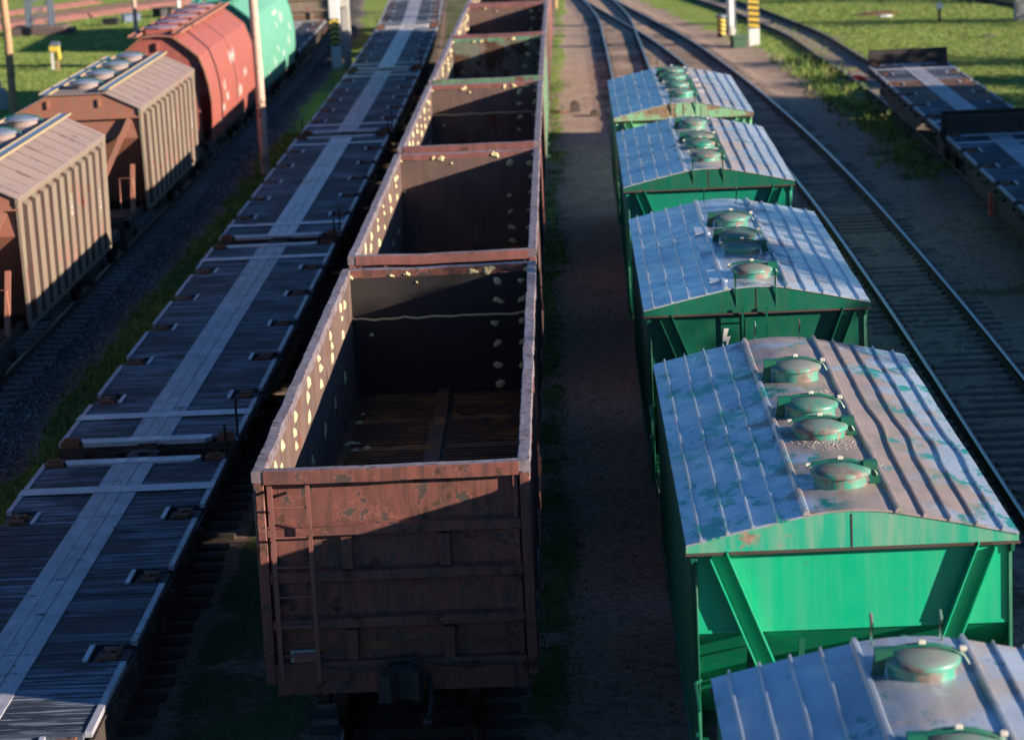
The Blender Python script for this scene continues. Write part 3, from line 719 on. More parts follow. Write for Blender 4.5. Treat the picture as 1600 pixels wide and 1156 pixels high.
def hopper_underframe(root, fl, mat='frame'):
    b = MB(); b.box(-.17,.17,-fl,fl,.88,1.16)
    for s in (-1, 1):
        b.box(min(s*1.3,s*1.42), max(s*1.3,s*1.42), -fl, fl, .95, 1.15)
        for y in np.linspace(-fl+.06, fl-.06, 9): b.box(min(s*.17,s*1.3), max(s*.17,s*1.3), y-.05, y+.05, 1.0, 1.149)
    for y in (-1.7, 1.7):
        b.add([(-1.2,y-1.3,1.2),(1.2,y-1.3,1.2),(1.2,y+1.3,1.2),(-1.2,y+1.3,1.2),(-.35,y-.3,.32),(.35,y-.3,.32),(.35,y+.3,.32),(-.35,y+.3,.32)], [(4,5,6,7),(0,1,5,4),(1,2,6,5),(2,3,7,6),(3,0,4,7)])
        for s in (-1, 1): b.tube([(s*.3,y,.45),(s*1.35,y,.7),(s*1.4,y,1.0)], .03, 6)
    for e in (-1, 1): b.box(-1.42,1.42,*sorted((e*fl, e*(fl-.1))),.9,1.16)
    b.build('underframe', M[mat], root)
    for d in (-1, 1): coupler(root, d*fl, d, .62)
    bogie(root, -fl+1.75); bogie(root, fl-1.75)

def grain_hopper(seed, marks=()):
    root = empty('grain_hopper_wagon'); hl = 4.95; ze = 3.7; hw = 1.58
    prof = [(-1.6,0),(-.72,.44),(.72,.44),(1.6,0)]
    b = MB(); vs = []; fs = []; n = 40
    for j in range(n+1):
        y = -hl+2*hl*j/n
        for (x, z) in prof: vs.append((x, y, ze+z+.010*mnoise.noise(Vector((x, y, seed)))))
        for (x, z) in prof: vs.append((x, y, ze+z-.03))
    for j in range(n):
        a, c = j*8, (j+1)*8
        for k in range(3): fs += [(a+k, a+k+1, c+k+1, c+k), (a+4+k, c+4+k, c+5+k, a+5+k)]
        fs += [(a, c, c+4, a+4), (a+3, a+7, c+7, c+3)]
    for a in (0, n*8): fs += [(a+k, a+4+k, a+5+k, a+k+1) for k in range(3)]
    b.add(vs, fs)
    for k in range(11):
        y = -hl+.45+k*.9
        for s in (-1, 1): b.add([(s*.74,y,ze+.437),(s*1.58,y,ze+.017),(s*1.58,y+.02,ze+.017),(s*.74,y+.02,ze+.437),(s*.74,y,ze+.455),(s*1.58,y,ze+.03),(s*1.58,y+.02,ze+.03),(s*.74,y+.02,ze+.455)],
                                [(0,3,2,1),(4,5,6,7),(0,1,5,4),(2,3,7,6),(3,0,4,7),(1,2,6,5)])
    ro = b.build('roof', M['h_roof'], root, smooth=25)
    for k in range(4):
        y = -3.6+k*2.4
        hatch_round(root, -.02, y, ze+.44, .37, M['h_lid'], M['h_roof'], box=False, hgt=.13, knob=False)
    for x in (-.86, .66):
        b = MB(); z = ze+.50 if x > 0 else ze+.44
        b.mi = 0; b.box(x-.06, x+.16, -hl, hl, z, z+.025); b.mi = 1
        for k in range(9):
            y = -hl+.1+k*(2*hl-.2)/8; b.box(x-.02, x+.02, y-.02, y+.02, ze+.3, z)
        b.box(x+.16, x+.19, -hl, hl, z-.01, z+.05); b.box(x-.09, x-.06, -hl, hl, z-.01, z+.05)
        b.build('walkway', [M['h_walk'], M['yel_edge']], root)
    for s in (-1, 1):
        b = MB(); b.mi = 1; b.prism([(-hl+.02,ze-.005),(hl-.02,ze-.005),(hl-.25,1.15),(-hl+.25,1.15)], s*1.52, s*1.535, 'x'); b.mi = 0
        N = 11
        for k in range(N):
            yt = -hl+.75+(2*hl-1.5)*k/(N-1); yb = yt*.965
            q = .24; D = 1.66
            b.add([(s*1.537,yt-q,ze-.12),(s*D,yt-q*.96,ze-.20),(s*D,yt+q*.96,ze-.20),(s*1.537,yt+q,ze-.12),(s*1.537,yb-q,1.18),(s*D,yb-q*.96,1.22),(s*D,yb+q*.96,1.22),(s*1.537,yb+q,1.18)],
                  [(0,1,2,3),(7,6,5,4),(1,5,6,2)])
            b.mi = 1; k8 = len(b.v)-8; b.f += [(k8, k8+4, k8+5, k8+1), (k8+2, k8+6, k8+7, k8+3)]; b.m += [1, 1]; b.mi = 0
        b.box(min(s*1.537,s*1.6), max(s*1.537,s*1.6), -hl+.0, hl-.0, ze-.12, ze-.01)
        b.box(min(s*1.537,s*1.59), max(s*1.537,s*1.59), -hl+.26, hl-.26, 1.08, 1.18)
        for e in (-1, 1): b.add([(s*1.537,e*hl,ze-.02),(s*1.59,e*hl,ze-.02),(s*1.59,e*(hl-.42),ze-.02),(s*1.537,e*(hl-.42),ze-.02),(s*1.537,e*(hl-.25),1.1),(s*1.59,e*(hl-.25),1.1),(s*1.59,e*(hl-.42),1.1),(s*1.537,e*(hl-.42),1.1)],
                  [(0,1,2,3),(7,6,5,4),(0,4,5,1),(1,5,6,2),(2,6,7,3),(3,7,4,0)])
        sw = b.build('side_wall', [M['h_side'], M['h_recess_shade']], root)
        if s == 1:
            for (k, z, cc) in marks:
                m = MB(); y = -hl+.75+(2*hl-1.5)*k/(N-1)
                for q in range(4): m.box(1.661, 1.664, y-.035+.01*q, y+.035-.006*q, z+q*.12, z+q*.12+.08)
                m.build('painted_mark', M[cc], sw, smooth=0)
    for e in (-1, 1):
        b = MB(); yo = e*(hl-.05)
        poly = [(x*.985, ze+z-.031) for x, z in prof]+[(1.57, ze-.20), (-1.57, ze-.20)]
        b.prism(poly, *sorted((yo, yo-e*.04)), 'y')
        for x in (-.75, .55): b.box(x-.03, x+.03, *sorted((yo, yo+e*.05)), ze+.08, ze+.28)
        b.box(-1.6,1.6,*sorted((yo+e*.05,yo-e*.02)),ze-.235,ze-.201)
        b.box(-1.51,1.51,*sorted((yo-e*.05,yo-e*.07)),2.95,ze-.236)
        yi = e*(hl-1.15); b.add([(-1.51,yo-e*.05,2.948),(1.51,yo-e*.05,2.948),(1.51,yi,1.2),(-1.51,yi,1.2),(-1.51,yo-e*.08,2.93),(1.51,yo-e*.08,2.93),(1.51,yi-e*.03,1.18),(-1.51,yi-e*.03,1.18)],
              [(0,1,2,3),(7,6,5,4),(0,4,5,1),(1,5,6,2),(2,6,7,3),(3,7,4,0)])
        ew = b.build('end_wall', M['h_end'], root)
        for s in (-1, 1):
            b = MB(); b.beam((s*1.3,yo+e*.04,ze-.25),(s*.45,yo+e*.3,1.75),.13,.1,(0,1,0)); b.beam((s*.45,yo+e*.3,1.75),(s*.42,yo+e*.5,1.16),.13,.1,(0,1,0))
            b.build('brace', M['h_end'], ew)
        b = MB()
        b.beam((1.34,yo+e*.9,1.0),(1.3,yo+e*.12,2.3),.11,.05,(0,1,0)); b.tube([(1.05,yo+e*.8,1.15),(1.05,yo+e*.8,2.05),(1.4,yo+e*.8,2.05),(1.4,yo+e*.8,1.15)], .022, 6)
        b.build('corner_stay', M['h_end'], root)
        b = MB(); b.box(-1.3,1.3,*sorted((e*(hl+.2),e*(hl+1.6))),1.162,1.19)
        b.tube([(-1.35,e*(hl+1.7),1.1),(-1.35,e*(hl+1.7),2.1),(-.7,e*(hl+1.7),2.1),(-.7,e*(hl+1.7),1.1)], .022, 6)
        b.build('end_platform', M['frame'], root)
    hopper_underframe(root, 6.85)
    return root
M['yel_edge'] = plain('walkway_edge', (.36,.28,.17), .7)

def barrel_hopper(seed, mat, endmat, lid, walk, marks, dark_seam=True):
    root = empty('barrel_hopper_wagon'); hl = 5.95
    half = [(0,4.42),(.45,4.38),(.72,4.18),(.98,3.97),(1.24,3.74),(1.40,3.3),(1.50,2.85),(1.56,2.3),(1.55,1.75),(1.50,1.3),(1.46,1.1)]
    prof = [(-x, z) for x, z in half[:0:-1]] + half
    n = len(prof); b = MB(); vs = []; fs = []; J = 24
    for j in range(J+1):
        y = -hl+2*hl*j/J
        for (x, z) in prof: vs.append((x, y, z))
        for (x, z) in prof: vs.append((x*.98, y, z-.02))
    for j in range(J):
        a, c = j*2*n, (j+1)*2*n
        for k in range(n-1): fs += [(a+k, a+k+1, c+k+1, c+k), (a+n+k, c+n+k, c+n+k+1, a+n+k+1)]
        fs += [(a, c, c+n, a+n), (a+n-1, a+2*n-1, c+2*n-1, c+n-1)]
    for a in (0, J*2*n): fs += [(a+k, a+n+k, a+n+k+1, a+k+1) for k in range(n-1)]
    b.add(vs, fs); sh = b.build('shell', M[mat], root, smooth=14)
    # end arches
    for e in (-1, 1):
        b = MB(); y0, y1 = sorted((e*(hl+.004), e*(hl-.10)))
        seg = prof[3:-3]
        for k in range(len(seg)-1):
            (xa, za), (xb, zb) = seg[k], seg[k+1]
            b.add([(xa*1.01,y0,za+.02),(xb*1.01,y0,zb+.02),(xb*1.01,y1,zb+.02),(xa*1.01,y1,za+.02),(xa*.985,y0,za-.03),(xb*.985,y0,zb-.03),(xb*.985,y1,zb-.03),(xa*.985,y1,za-.03)],
                  [(0,1,2,3),(7,6,5,4),(0,4,5,1),(2,6,7,3),(0,3,7,4),(1,5,6,2)])
        b.build('end_arch', M[walk], sh)
        b = MB(); yo = e*(hl-.13); top = [p for p in prof if p[1] > 3.4]
        poly = [(x*.97, z-.04) for x, z in top]+[(1.30, 3.28), (-1.30, 3.28)]
        b.prism(poly, *sorted((yo, yo-e*.03)), 'y')
        b.box(-1.42,1.42,*sorted((yo-e*.5,yo-e*.53)),2.5,3.27)
        b.add([(-1.42,yo-e*.5,2.5),(1.42,yo-e*.5,2.5),(1.42,yo-e*2.0,1.15),(-1.42,yo-e*2.0,1.15),(-1.42,yo-e*.53,2.48),(1.42,yo-e*.53,2.48),(1.42,yo-e*2.03,1.13),(-1.42,yo-e*2.03,1.13)],
              [(0,1,2,3),(7,6,5,4),(0,4,5,1),(1,5,6,2),(2,6,7,3),(3,7,4,0)])
        for x in (-1.1, 1.1, .35): b.box(x-.08,x+.08,*sorted((yo-e*.05,yo-e*.15)),1.15,3.27)
        b.box(-1.2,1.2,*sorted((yo-e*.02,yo-e*.18)),2.0,2.1); b.box(-.04,.04,*sorted((yo,yo+e*.1)),3.95,4.2)
        b.build('end_wall', M[endmat], root)
    for x, zz in ((-.72, 4.40), (.62, 4.46)):
        b = MB(); b.box(x-.13,x+.13,-hl-.05,hl+.05,zz,zz+.03)
        for k in range(9): y = -hl+.2+k*(2*hl-.4)/8; b.box(x-.02,x+.02,y-.02,y+.02,zz-.22,zz)
        for q in (-.14, .11): b.box(x+q,x+q+.03,-hl-.05,hl+.05,zz-.02,zz+.06)
        b.build('walkway', M[walk], root)
    for k in range(5):
        y = -4.4+k*2.2; b = MB(); b.prism([(-.42,-.5),(.42,-.5),(.5,-.42),(.5,.42),(.42,.5),(-.42,.5),(-.5,.42),(-.5,-.42)], 4.38, 4.53, 'z')
        h = b.build('hatch', M[endmat], root, (-.06, y, 0)); l = MB()
        l.lathe([(.53,0),(.54,.03),(.3,.07),(.01,.08)], (0, 0, 4.533), 8); l.build('lid', M[lid], h)
    if dark_seam:
        b = MB(); path = [(x*1.004, z*1.0+.004) for x, z in prof[2:-2]]
        b.tube([(x, .3, z) for x, z in path], .018, 5); b.build('seam', M['frame'], sh)
    rr = random.Random(seed)
    for (y, z, w, h_, k) in marks:     # chalked dabs, not letters
        xx = float(np.interp(z, [p[1] for p in half[::-1]], [p[0] for p in half[::-1]]))+.004
        m = MB()
        for q in range(k):
            yy = y+w*(q/max(1, k-1)-.5) if k > 1 else y; zz = z+rr.uniform(-.3,.3)*h_
            x1 = float(np.interp(zz-h_/2, [p[1] for p in half[::-1]], [p[0] for p in half[::-1]])); x2 = float(np.interp(zz+h_/2, [p[1] for p in half[::-1]], [p[0] for p in half[::-1]]))
            m.beam((x1+.006, yy, zz-h_/2), (x2+.006, yy+rr.uniform(-.05,.05), zz+h_/2), .05, .008, (1, 0, 0))
        m.build('chalk_mark', M['mark_white'], sh, smooth=0)
    hopper_underframe(root, 6.55)
    return root

KG = 'hoppers of the left hand train'
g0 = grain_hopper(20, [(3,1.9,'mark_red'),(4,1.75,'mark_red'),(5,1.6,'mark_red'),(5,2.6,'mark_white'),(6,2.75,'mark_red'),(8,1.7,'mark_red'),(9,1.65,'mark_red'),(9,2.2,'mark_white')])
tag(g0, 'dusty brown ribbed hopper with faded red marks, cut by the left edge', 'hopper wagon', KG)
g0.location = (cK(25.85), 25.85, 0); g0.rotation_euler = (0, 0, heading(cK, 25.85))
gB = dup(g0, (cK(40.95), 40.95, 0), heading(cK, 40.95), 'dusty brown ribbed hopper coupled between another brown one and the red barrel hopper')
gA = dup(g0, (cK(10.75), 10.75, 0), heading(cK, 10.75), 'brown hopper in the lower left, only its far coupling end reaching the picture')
mk = [(-2.6,2.55,.25,.3,2),(-3.2,1.9,.3,.2,3),(-2.2,2.1,.3,.25,3),(1.2,1.95,.7,.3,5),(2.8,2.35,.6,.22,4),(0.4,3.15,1.3,.28,9),(-3.9,1.5,.2,.12,2)]
red = barrel_hopper(31, 'red', 'red', 'red_lid', 'h_end', mk)
tag(red, 'red barrel sided hopper with white chalk marks behind the wooden pole', 'hopper wagon', KG)
red.location = (cK(55.4), 55.4, 0); red.rotation_euler = (0, 0, heading(cK, 55.4))
mk2 = [(2.2,3.2,.9,.34,5),(0.2,3.0,.2,.2,2),(-.5,2.2,.3,.2,2),(3.5,2.1,.6,.35,3),(-1.6,1.8,.6,.3,3),(1.4,1.85,.5,.22,3),(4.3,2.6,.5,.25,3),(-3.6,1.5,.6,.2,3),(.8,3.45,1.6,.14,12)]
grn = barrel_hopper(32, 'dgreen', 'dgreen', 'walk_green', 'walk_green', mk2, False)
tag(grn, 'sea green barrel sided hopper beyond the red one at the top of the photo', 'hopper wagon', KG)
grn.location = (cK(69.3), 69.3, 0); grn.rotation_euler = (0, 0, heading(cK, 69.3))

# ------------------------------------------------------------------ flat wagons
def flat_wagon(seed, deck='deck', walls=False, brown_mid=False, stakes=False, strip='plate', deep=.28, hl=9.1):
    root = empty('container_flat_wagon'); zd = 1.25; rr = random.Random(seed); hw = 1.42
    bs = {-1: MB(), 1: MB()}; pitch = .152
    locks = (-6, -3, 0, 3, 6)
    k0 = int(-hl/pitch)+1
    for k in range(k0, -k0):
        y = k*pitch
        if any(abs(y+pitch/2-c) < .09 for c in ()): continue
        dz = rr.uniform(-.004, .004)
        for s in (-1, 1):
            xo = hw-.09
            for c in locks:
                if abs(y+.07-c) < .33: xo = 1.0-.06
            b = bs[s]; b.mi = 1 if (brown_mid and -2.4 < y < 3.9) else 0
            b.box(min(s*.32,s*xo), max(s*.32,s*xo), y+.004, y+pitch-.005, zd-.06, zd+dz)
    for s in (-1, 1): bs[s].build('deck_boards', [M[deck], M['deck_brown']], root, smooth=0)
    b = MB()
    for k in range(6):
        y0 = -hl+.25+k*(2*hl-.5)/6; y1 = y0+(2*hl-.5)/6-.012; dz = rr.uniform(0, .004)
        b.box(-.315, -.1-.003, y0, y1, zd-.02, zd+.012+dz); b.box(-.1+.003, .09, y0+.02, y1, zd-.02, zd+.014+dz); b.box(.096, .315, y0, y1, zd-.02, zd+.011+dz)
    b.build('walkway_strip', M[strip], root, bevel=.004)
    for e in (-1, 1):
        b = MB(); y = e*7.35; b.box(-hw, hw, y-.17, y+.17, zd+.017, zd+.027); b.build('cross_plate', M['plate_light'], root)
        b = MB(); y = e*(hl-.11)
        b.prism([(-1.0,y-.14),(.9,y-.14),(1.0,y+e*.0),(.98,y+.14),(-1.12,y+.14)], zd-.04, zd+.03, 'z')
        b.mi = 1; b.box(-.3,-.12,y-.1,y+.1,zd+.031,zd+.036); b.box(.06,.22,y-.1,y+.1,zd+.031,zd+.036); b.mi = 0
        b.build('end_plate', [M['plate_light'], M['white']], root)
        for s in (-1, 1):
            b = MB(); x = s*1.22; b.box(x-.14,x+.14,y-.12,y+.12,zd-.05,zd+.045); b.tube([(x-.1,y,zd+.06),(x+.1,y,zd+.06)], .035, 6)
            b.build('corner_casting', M['rustbit'], root)
    for c in locks:
        for s in (-1, 1):
            b = MB(); b.mi = 0
            b.box(min(s*.96,s*1.38), max(s*.96,s*1.38), c-.30, c+.30, zd-.09, zd-.055)
            b.mi = 1
            for q in (-.2, .05): b.box(min(s*1.06,s*1.24), max(s*1.06,s*1.24), c+q, c+q+.13, zd-.054, zd+.02)
            b.tube([(s*1.02,c-.26,zd-.02),(s*1.16,c-.05,zd+.03),(s*1.1,c+.22,zd-.01)], .022, 6)
            b.tube([(s*1.24,c-.2,zd-.02),(s*1.26,c+.24,zd+.0)], .02, 6)
            b.mi = 2; b.box(min(s*.88,s*.94), max(s*.88,s*.94), c-.30, c+.26, zd-.05, zd+.022)
            b.build('container_lock', [M['frame_brown'], M['rustbit'], M['plate_light']], root)
    for s in (-1, 1):
        b = MB(); edges = [-hl]+[q for c in locks for q in (c-.33, c+.33)]+[hl]
        for i in range(0, len(edges), 2):
            if i == 0 or i == len(edges)-2 or True: b.box(min(s*(hw-.085),s*(hw-.01)), max(s*(hw-.085),s*(hw-.01)), edges[i]+.04, edges[i+1]-.04, zd-.05, zd+.016)
        b.build('edge_strip', M['plate'], root)
        b = MB(); m = deep
        b.prism([(-hl,zd-.24),(-hl,zd-.095),(hl,zd-.095),(hl,zd-.24),(5.2,zd-.26),(3.4,zd-.26-m),(-3.4,zd-.26-m),(-5.2,zd-.26)], s*(hw-.06), s*(hw-.03), 'x')
        b.box(min(s*(hw-.029),s*(hw+.0)), max(s*(hw-.029),s*(hw+.0)), -hl, hl, zd-.12, zd-.096)
        for k in range(13):
            y = -hl+.7+k*(2*hl-1.4)/12
            b.box(min(s*(hw-.029),s*(hw+.05)), max(s*(hw-.029),s*(hw+.05)), y-.05, y+.05, zd-.22, zd-.13)
            if k % 2: b.tube([(s*(hw-.02),y+.3,zd-.2),(s*(hw+.06),y+.36,zd-.24),(s*(hw+.06),y+.6,zd-.24),(s*(hw-.02),y+.66,zd-.2)], .015, 5)
        b.build('side_sill', M['frame'], root)
    b = MB(); b.box(-.2,.2,-hl+.02,hl-.02,.72,1.16)
    for k in range(14):
        y = -hl+.1+k*(2*hl-.2)/13; b.box(-1.33,1.33,y-.05,y+.05,1.03,1.158)
    b.box(-1.4,1.4,-hl,-hl+.05,.95,1.2); b.box(-1.4,1.4,hl-.05,hl,.95,1.2)
    for x in (-1.05, -.5, .52, 1.1):
        for e in (-1, 1): b.box(x-.05,x+.05,*sorted((e*hl, e*(hl+.12))),1.02,1.12)
    for s in (-1, 1): b.box(min(s*.4,s*.9), max(s*.4,s*.9), -1.2, .8, .6, 1.0)
    b.build('underframe', M['frame'], root)
    if walls:
        for e in (-1, 1):
            b = MB(); y = e*(hl+.02); b.box(-1.38,1.38,*sorted((y, y+e*.05)),1.18,1.76)
            for x in np.linspace(-1.3, 1.3, 7): b.box(x-.035,x+.035,*sorted((y+e*.052, y+e*.09)),1.2,1.74)
            b.box(-1.38,1.38,*sorted((y-e*.004,y+e*.10)),1.762,1.79)
            b.build('end_board', M['frame'], root, bevel=.006)
    if stakes:
        for (x, y, h) in ((-1.44, -8.1, .32), (1.40, -9.0, .62), (1.40, 8.9, .55)):
            b = MB(); b.tube([(x, y, zd-.2), (x, y, zd+h)], .02, 6); b.build('stake', M['black'], root)
    for d in (-1, 1): coupler(root, d*hl, d, .54)
    bogie(root, -hl+2.2); bogie(root, hl-2.2)
    return root

FG = 'flat wagons left of the gondolas'
flabs = ['flat wagon in the lower left corner with a patch of sun on its near boards',
         'second flat wagon from the bottom, whole deck in view left of the nearest gondola',
         'third flat wagon from the bottom, beside the second and third gondolas',
         'fourth flat wagon from the bottom, level with the third gondola',
         'fifth flat wagon from the bottom, level with the portal leg',
         'last flat wagon of its row, cut by the top edge']
f0 = flat_wagon(1, stakes=True); tag(f0, flabs[0], 'flat wagon', FG)
f_alt = flat_wagon(2, stakes=True, strip='plate_light'); tag(f_alt, flabs[2], 'flat wagon', FG)
for i in range(6):
    y = .5+19.3*i
    o = f0 if i == 0 else (f_alt if i == 2 else dup(f0 if i % 2 else f_alt, label=flabs[i]))
    o.location = (cF(y), y, 0); o.rotation_euler = (0, 0, heading(cF, y))

HG = 'bulkhead flat wagons at the right edge'
h0 = flat_wagon(3, walls=True, brown_mid=True, deep=.42, hl=9.0); tag(h0, 'flat wagon with low end boards and brown planks, sunlit in the middle, beside the grass', 'flat wagon', HG)
h0.location = (cH(52.6), 52.6, 0); h0.rotation_euler = (0, 0, heading(cH, 52.6))
h1 = flat_wagon(5, walls=True, deep=.42, hl=9.0); tag(h1, 'shaded flat wagon with low end boards cut by the right edge of the photo', 'flat wagon', HG)
h1.location = (cH(33.2), 33.2, 0); h1.rotation_euler = (0, 0, heading(cH, 33.2))
k1 = flat_wagon(6, hl=7.6); tag(k1, 'short flat wagon coupled behind the sea green hopper', 'flat wagon', 'hoppers of the left hand train')
k1['group'] = 'other wagons of the left hand train'
k1.location = (cK(85.3), 85.3, 0); k1.rotation_euler = (0, 0, heading(cK, 85.3))
gz = gondola(9, 'gon_pink', 'gon_in', 'gon_in', False, 0, 'h_side'); tag(gz, 'brown gondola at the top edge behind the short flat wagon of the left train', 'gondola', 'other wagons of the left hand train')
place(gz, cK, 94.4, mid=6.4)

# ------------------------------------------------------------------ poles, masts and small yard things
GZ = -.2
def pole(x, y, h, r0, r1, mat, label, lean=0):
    b = MB(); b.tube([(0,0,-.3),(0,0,h*.3),(lean*.5,0,h*.65),(lean,0,h)], [r0, r0*.93, r0*.6+r1*.4, r1], 14)
    o = b.build('utility_pole', mat, None, (x, y, GZ), smooth=60); tag(o, label, 'pole'); return o
pole(-7.25, 51.2, 9.5, .15, .11, M['pole'], 'pale wooden pole standing between the red hopper and the flat wagons', -.1)
pole(-19.4, 71.5, 10, .17, .13, M['pole_tan'], 'orange tan pole near the top left corner beside the grass', -.25)
pole(-20.3, 107.4, 9, .12, .10, M['pole'], 'thin distant pole on the grass left of the red hopper')
pole(2.07, 113.0, 7, .12, .10, M['pole_tan'], 'orange post at the top edge beside the farthest gondola')

# portal leg with chevron board
t = empty('portal_leg', (-7.75, 85.2, GZ), 0, 'white concrete portal leg with black and yellow chevrons beside the flat wagons', 'portal leg')
b = MB(); b.box(-.22,.22,-.2,.2,-.2,9); b.build('column', M['white'], t, bevel=.02)
b = MB(); b.box(.22+.02,.60,.5,1.0,-.2,9); b.box(.221,.6,.201,.499,2.6,9); b.build('rear_column', M['concrete'], t, bevel=.02)
b = MB()
b.mi = 0; b.box(-.215,.215,-.225,-.201,.95,2.15); b.mi = 1
for k in range(5):
    z = .98+k*.235; b.prism([(-.213,z),(0,z+.12),(.213,z),(.213,z+.11),(0,z+.23),(-.213,z+.11)], -.235, -.226, 'y')
b.build('chevron_board', [M['blackpaint'], M['yellow']], t, smooth=0)

# striped pillar and round white post on the right
t = empty('striped_pillar', (10.9, 86.4, GZ), 0, 'square white pillar with slanting yellow and black bands', 'pillar')
b = MB(); b.box(-.24,.24,-.24,.24,-.2,9); b.build('column', M['white'], t, bevel=.02)
b = MB(); b.mi = 0; b.box(-.235,.235,-.262,-.243,.78,2.12); b.mi = 1
for k in range(5):
    z = .80+k*.265; b.prism([(-.233,z+.06),(.233,z),(.233,z+.15),(-.233,z+.21)], -.272, -.263, 'y')
b.build('band_board', [M['blackpaint'], M['yellow']], t, smooth=0)
t = empty('lamp_post', (10.25, 92.0, GZ), 0, 'round white post with conduit left of the striped pillar', 'post')
b = MB(); b.tube([(0,0,.45),(0,0,9)], .165, 16); b.build('shaft', M['white'], t)
b = MB(); b.lathe([(.22,-.2),(.22,.25),(.14,.5)], (0,0,0), 14); b.build('foot', M['concrete'], t)
b = MB(); b.tube([(.2,-.05,0),(.2,-.05,9)], .05, 8); b.build('conduit', M['steelgrey'], t)
t = empty('marker_bollard', (9.75, 90.9, GZ), 0, 'short yellow and black marker post with blue grey cap', 'bollard')
b = MB(); b.lathe([(.19,0),(.19,.95)], (0,0,0), 16); b.build('body', M['blackpaint'], t)
b = MB(); b.lathe([(.27,.95),(.27,1.02),(.05,1.09)], (0,0,0), 16); b.build('cap', M['steelgrey'], t)
for k in range(4):
    b = MB(); z = .18+k*.2; vs = []; fs = []; n = 20
    for i in range(n):
        a = i*2*math.pi/n; zz = z-.06*math.cos(a)
        vs += [(.194*math.cos(a), .194*math.sin(a), zz), (.194*math.cos(a), .194*math.sin(a), zz+.11)]
    for i in range(n): j = (i+1) % n; fs.append((2*i, 2*j, 2*j+1, 2*i+1))
    b.add(vs, fs); b.build('stripe', M['yellow'], t)
t = empty('relay_cabinet', (10.15, 85.7, GZ), .25, 'dark green cabinet with sloping lid at the foot of the striped pillar', 'cabinet')
b = MB(); b.box(-.3,.3,-.25,.25,0,.42); b.build('case', M['box_green'], t, bevel=.01)
b = MB(); b.prism([(-.3,.422),(.3,.422),(.3,.50),(-.3,.60)], -.34, .34, 'x'); b.build('lid', M['box_green'], t)

# lattice mast upper left
t = empty('lattice_mast', (-26.1, 111.0, GZ), 0, 'grey lattice mast on a dark concrete base in the top left', 'mast')
b = MB(); b.prism([(-1.45,-.9),(1.45,-.9),(1.45,.9),(-1.45,.9)], -.2, .5, 'z'); b.box(1.46,1.9,-.6,.4,-.2,.35); b.build('base', M['concrete_d'], t, bevel=.03)
for sx in (-1, 1):
    for sy in (-1, 1):
        b = MB(); b.beam((sx*.62,sy*.5,.5),(sx*.5,sy*.42,10),.18,.16,(0,1,0)); b.build('leg', M['steelgrey'], t)
b = MB()
for k in range(6):
    z0 = .5+k*1.5
    for sy in (-.48, .48):
        b.beam((-.6,sy,z0),(.6,sy,z0+1.5),.05,.05); b.beam((.6,sy,z0),(-.6,sy,z0+1.5),.05,.05); b.beam((-.6,sy,z0),(.6,sy,z0),.05,.05)
    for sx in (-.6, .6): b.beam((sx,-.48,z0),(sx,.48,z0+1.5),.05,.05)
b.build('lacing', M['steelgrey'], t)
b = MB(); b.box(-.2,.25,-.62,-.5,1.9,2.5); b.build('equipment_box', M['h_walk'], t)

t = empty('switch_stand', (-21.2, 89.7, GZ), 0, 'yellow capped marker stand with cream posts on the left grass', 'switch stand')
b = MB(); b.box(-.2,-.08,-.08,.08,-.1,.9); b.build('post', M['mark_white'], t)
b = MB(); b.box(.04,.14,-.06,.06,-.1,1.0); b.build('post', M['pole_tan'], t)
b = MB(); b.prism([(-.25,.9),(-.25,1.1),(-.1,1.15),(.2,1.1),(.24,.5),(.15,.45),(.12,.85)], -.15, .15, 'y'); b.build('housing', M['yellow'], t, bevel=.01)
b = MB(); b.prism([(-.24,1.15),(-.1,1.32),(.2,1.3),(.26,1.12)], -.18, .18, 'y'); b.build('cap', M['steelgrey'], t)

t = empty('signal_marker', (20.3, 93.6, GZ), 0, 'small white headed marker on the right hand grass', 'marker')
b = MB(); b.tube([(0,0,0),(0,0,.6)], .07, 8); b.build('post', M['rustbit'], t)
b = MB(); b.lathe([(.05,.6),(.16,.66),(.17,.8),(.08,.92)], (0,0,0), 12); b.build('head', M['white'], t)
o = MB(); o.prism([(-.28,-.28),(.28,-.28),(.28,.28),(-.28,.28)], -.3, 6, 'z'); o = o.build('concrete_pillar', M['concrete'], None, (23.9, 92.3, GZ), bevel=.03); tag(o, 'grey concrete pillar at the top right corner', 'pillar')

def scrap(name, x, y, w, l, h, mat, label, cat, rz=0, amp=.25):
    b = MB(); n = 12; vs = [(0, 0, h)]; fs = []; rr = random.Random(int(x*100))
    for ring, (f, z) in enumerate(((.6, h*.9), (1, h*.35), (1.02, -.03))):
        for k in range(n):
            a = k*2*math.pi/n; q = f*(1+rr.uniform(-amp, amp)); vs.append((w/2*math.cos(a)*q, l/2*math.sin(a)*q, z))
    for k in range(n): fs.append((0, 1+k, 1+(k+1) % n))
    for r_ in range(2):
        for k in range(n): fs.append((1+r_*n+k, 1+(r_+1)*n+k, 1+(r_+1)*n+(k+1) % n, 1+r_*n+(k+1) % n))
    b.add(vs, fs); o = b.build(name, M[mat], None, (x, y, GZ), smooth=0); o.rotation_euler.z = rz; tag(o, label, cat); return o
scrap('rust_heap', 18.2, 99.9, 2.6, 1.6, .12, 'rustbit', 'long rust brown scrap heap lying on the far right grass', 'scrap heap', .5)
scrap('white_sack', 18.25, 97.8, .75, .5, .12, 'white', 'flattened white sack beside the rust brown scrap heap', 'sack')
scrap('dirt_clod', 21.2, 85.3, .6, .5, .12, 'concrete_d', 'dark clod on the shaded right hand grass', 'clod')
scrap('yellow_sack', -27.5, 114.8, .9, .6, .3, 'yellow', 'small yellow sack left of the lattice mast', 'sack')
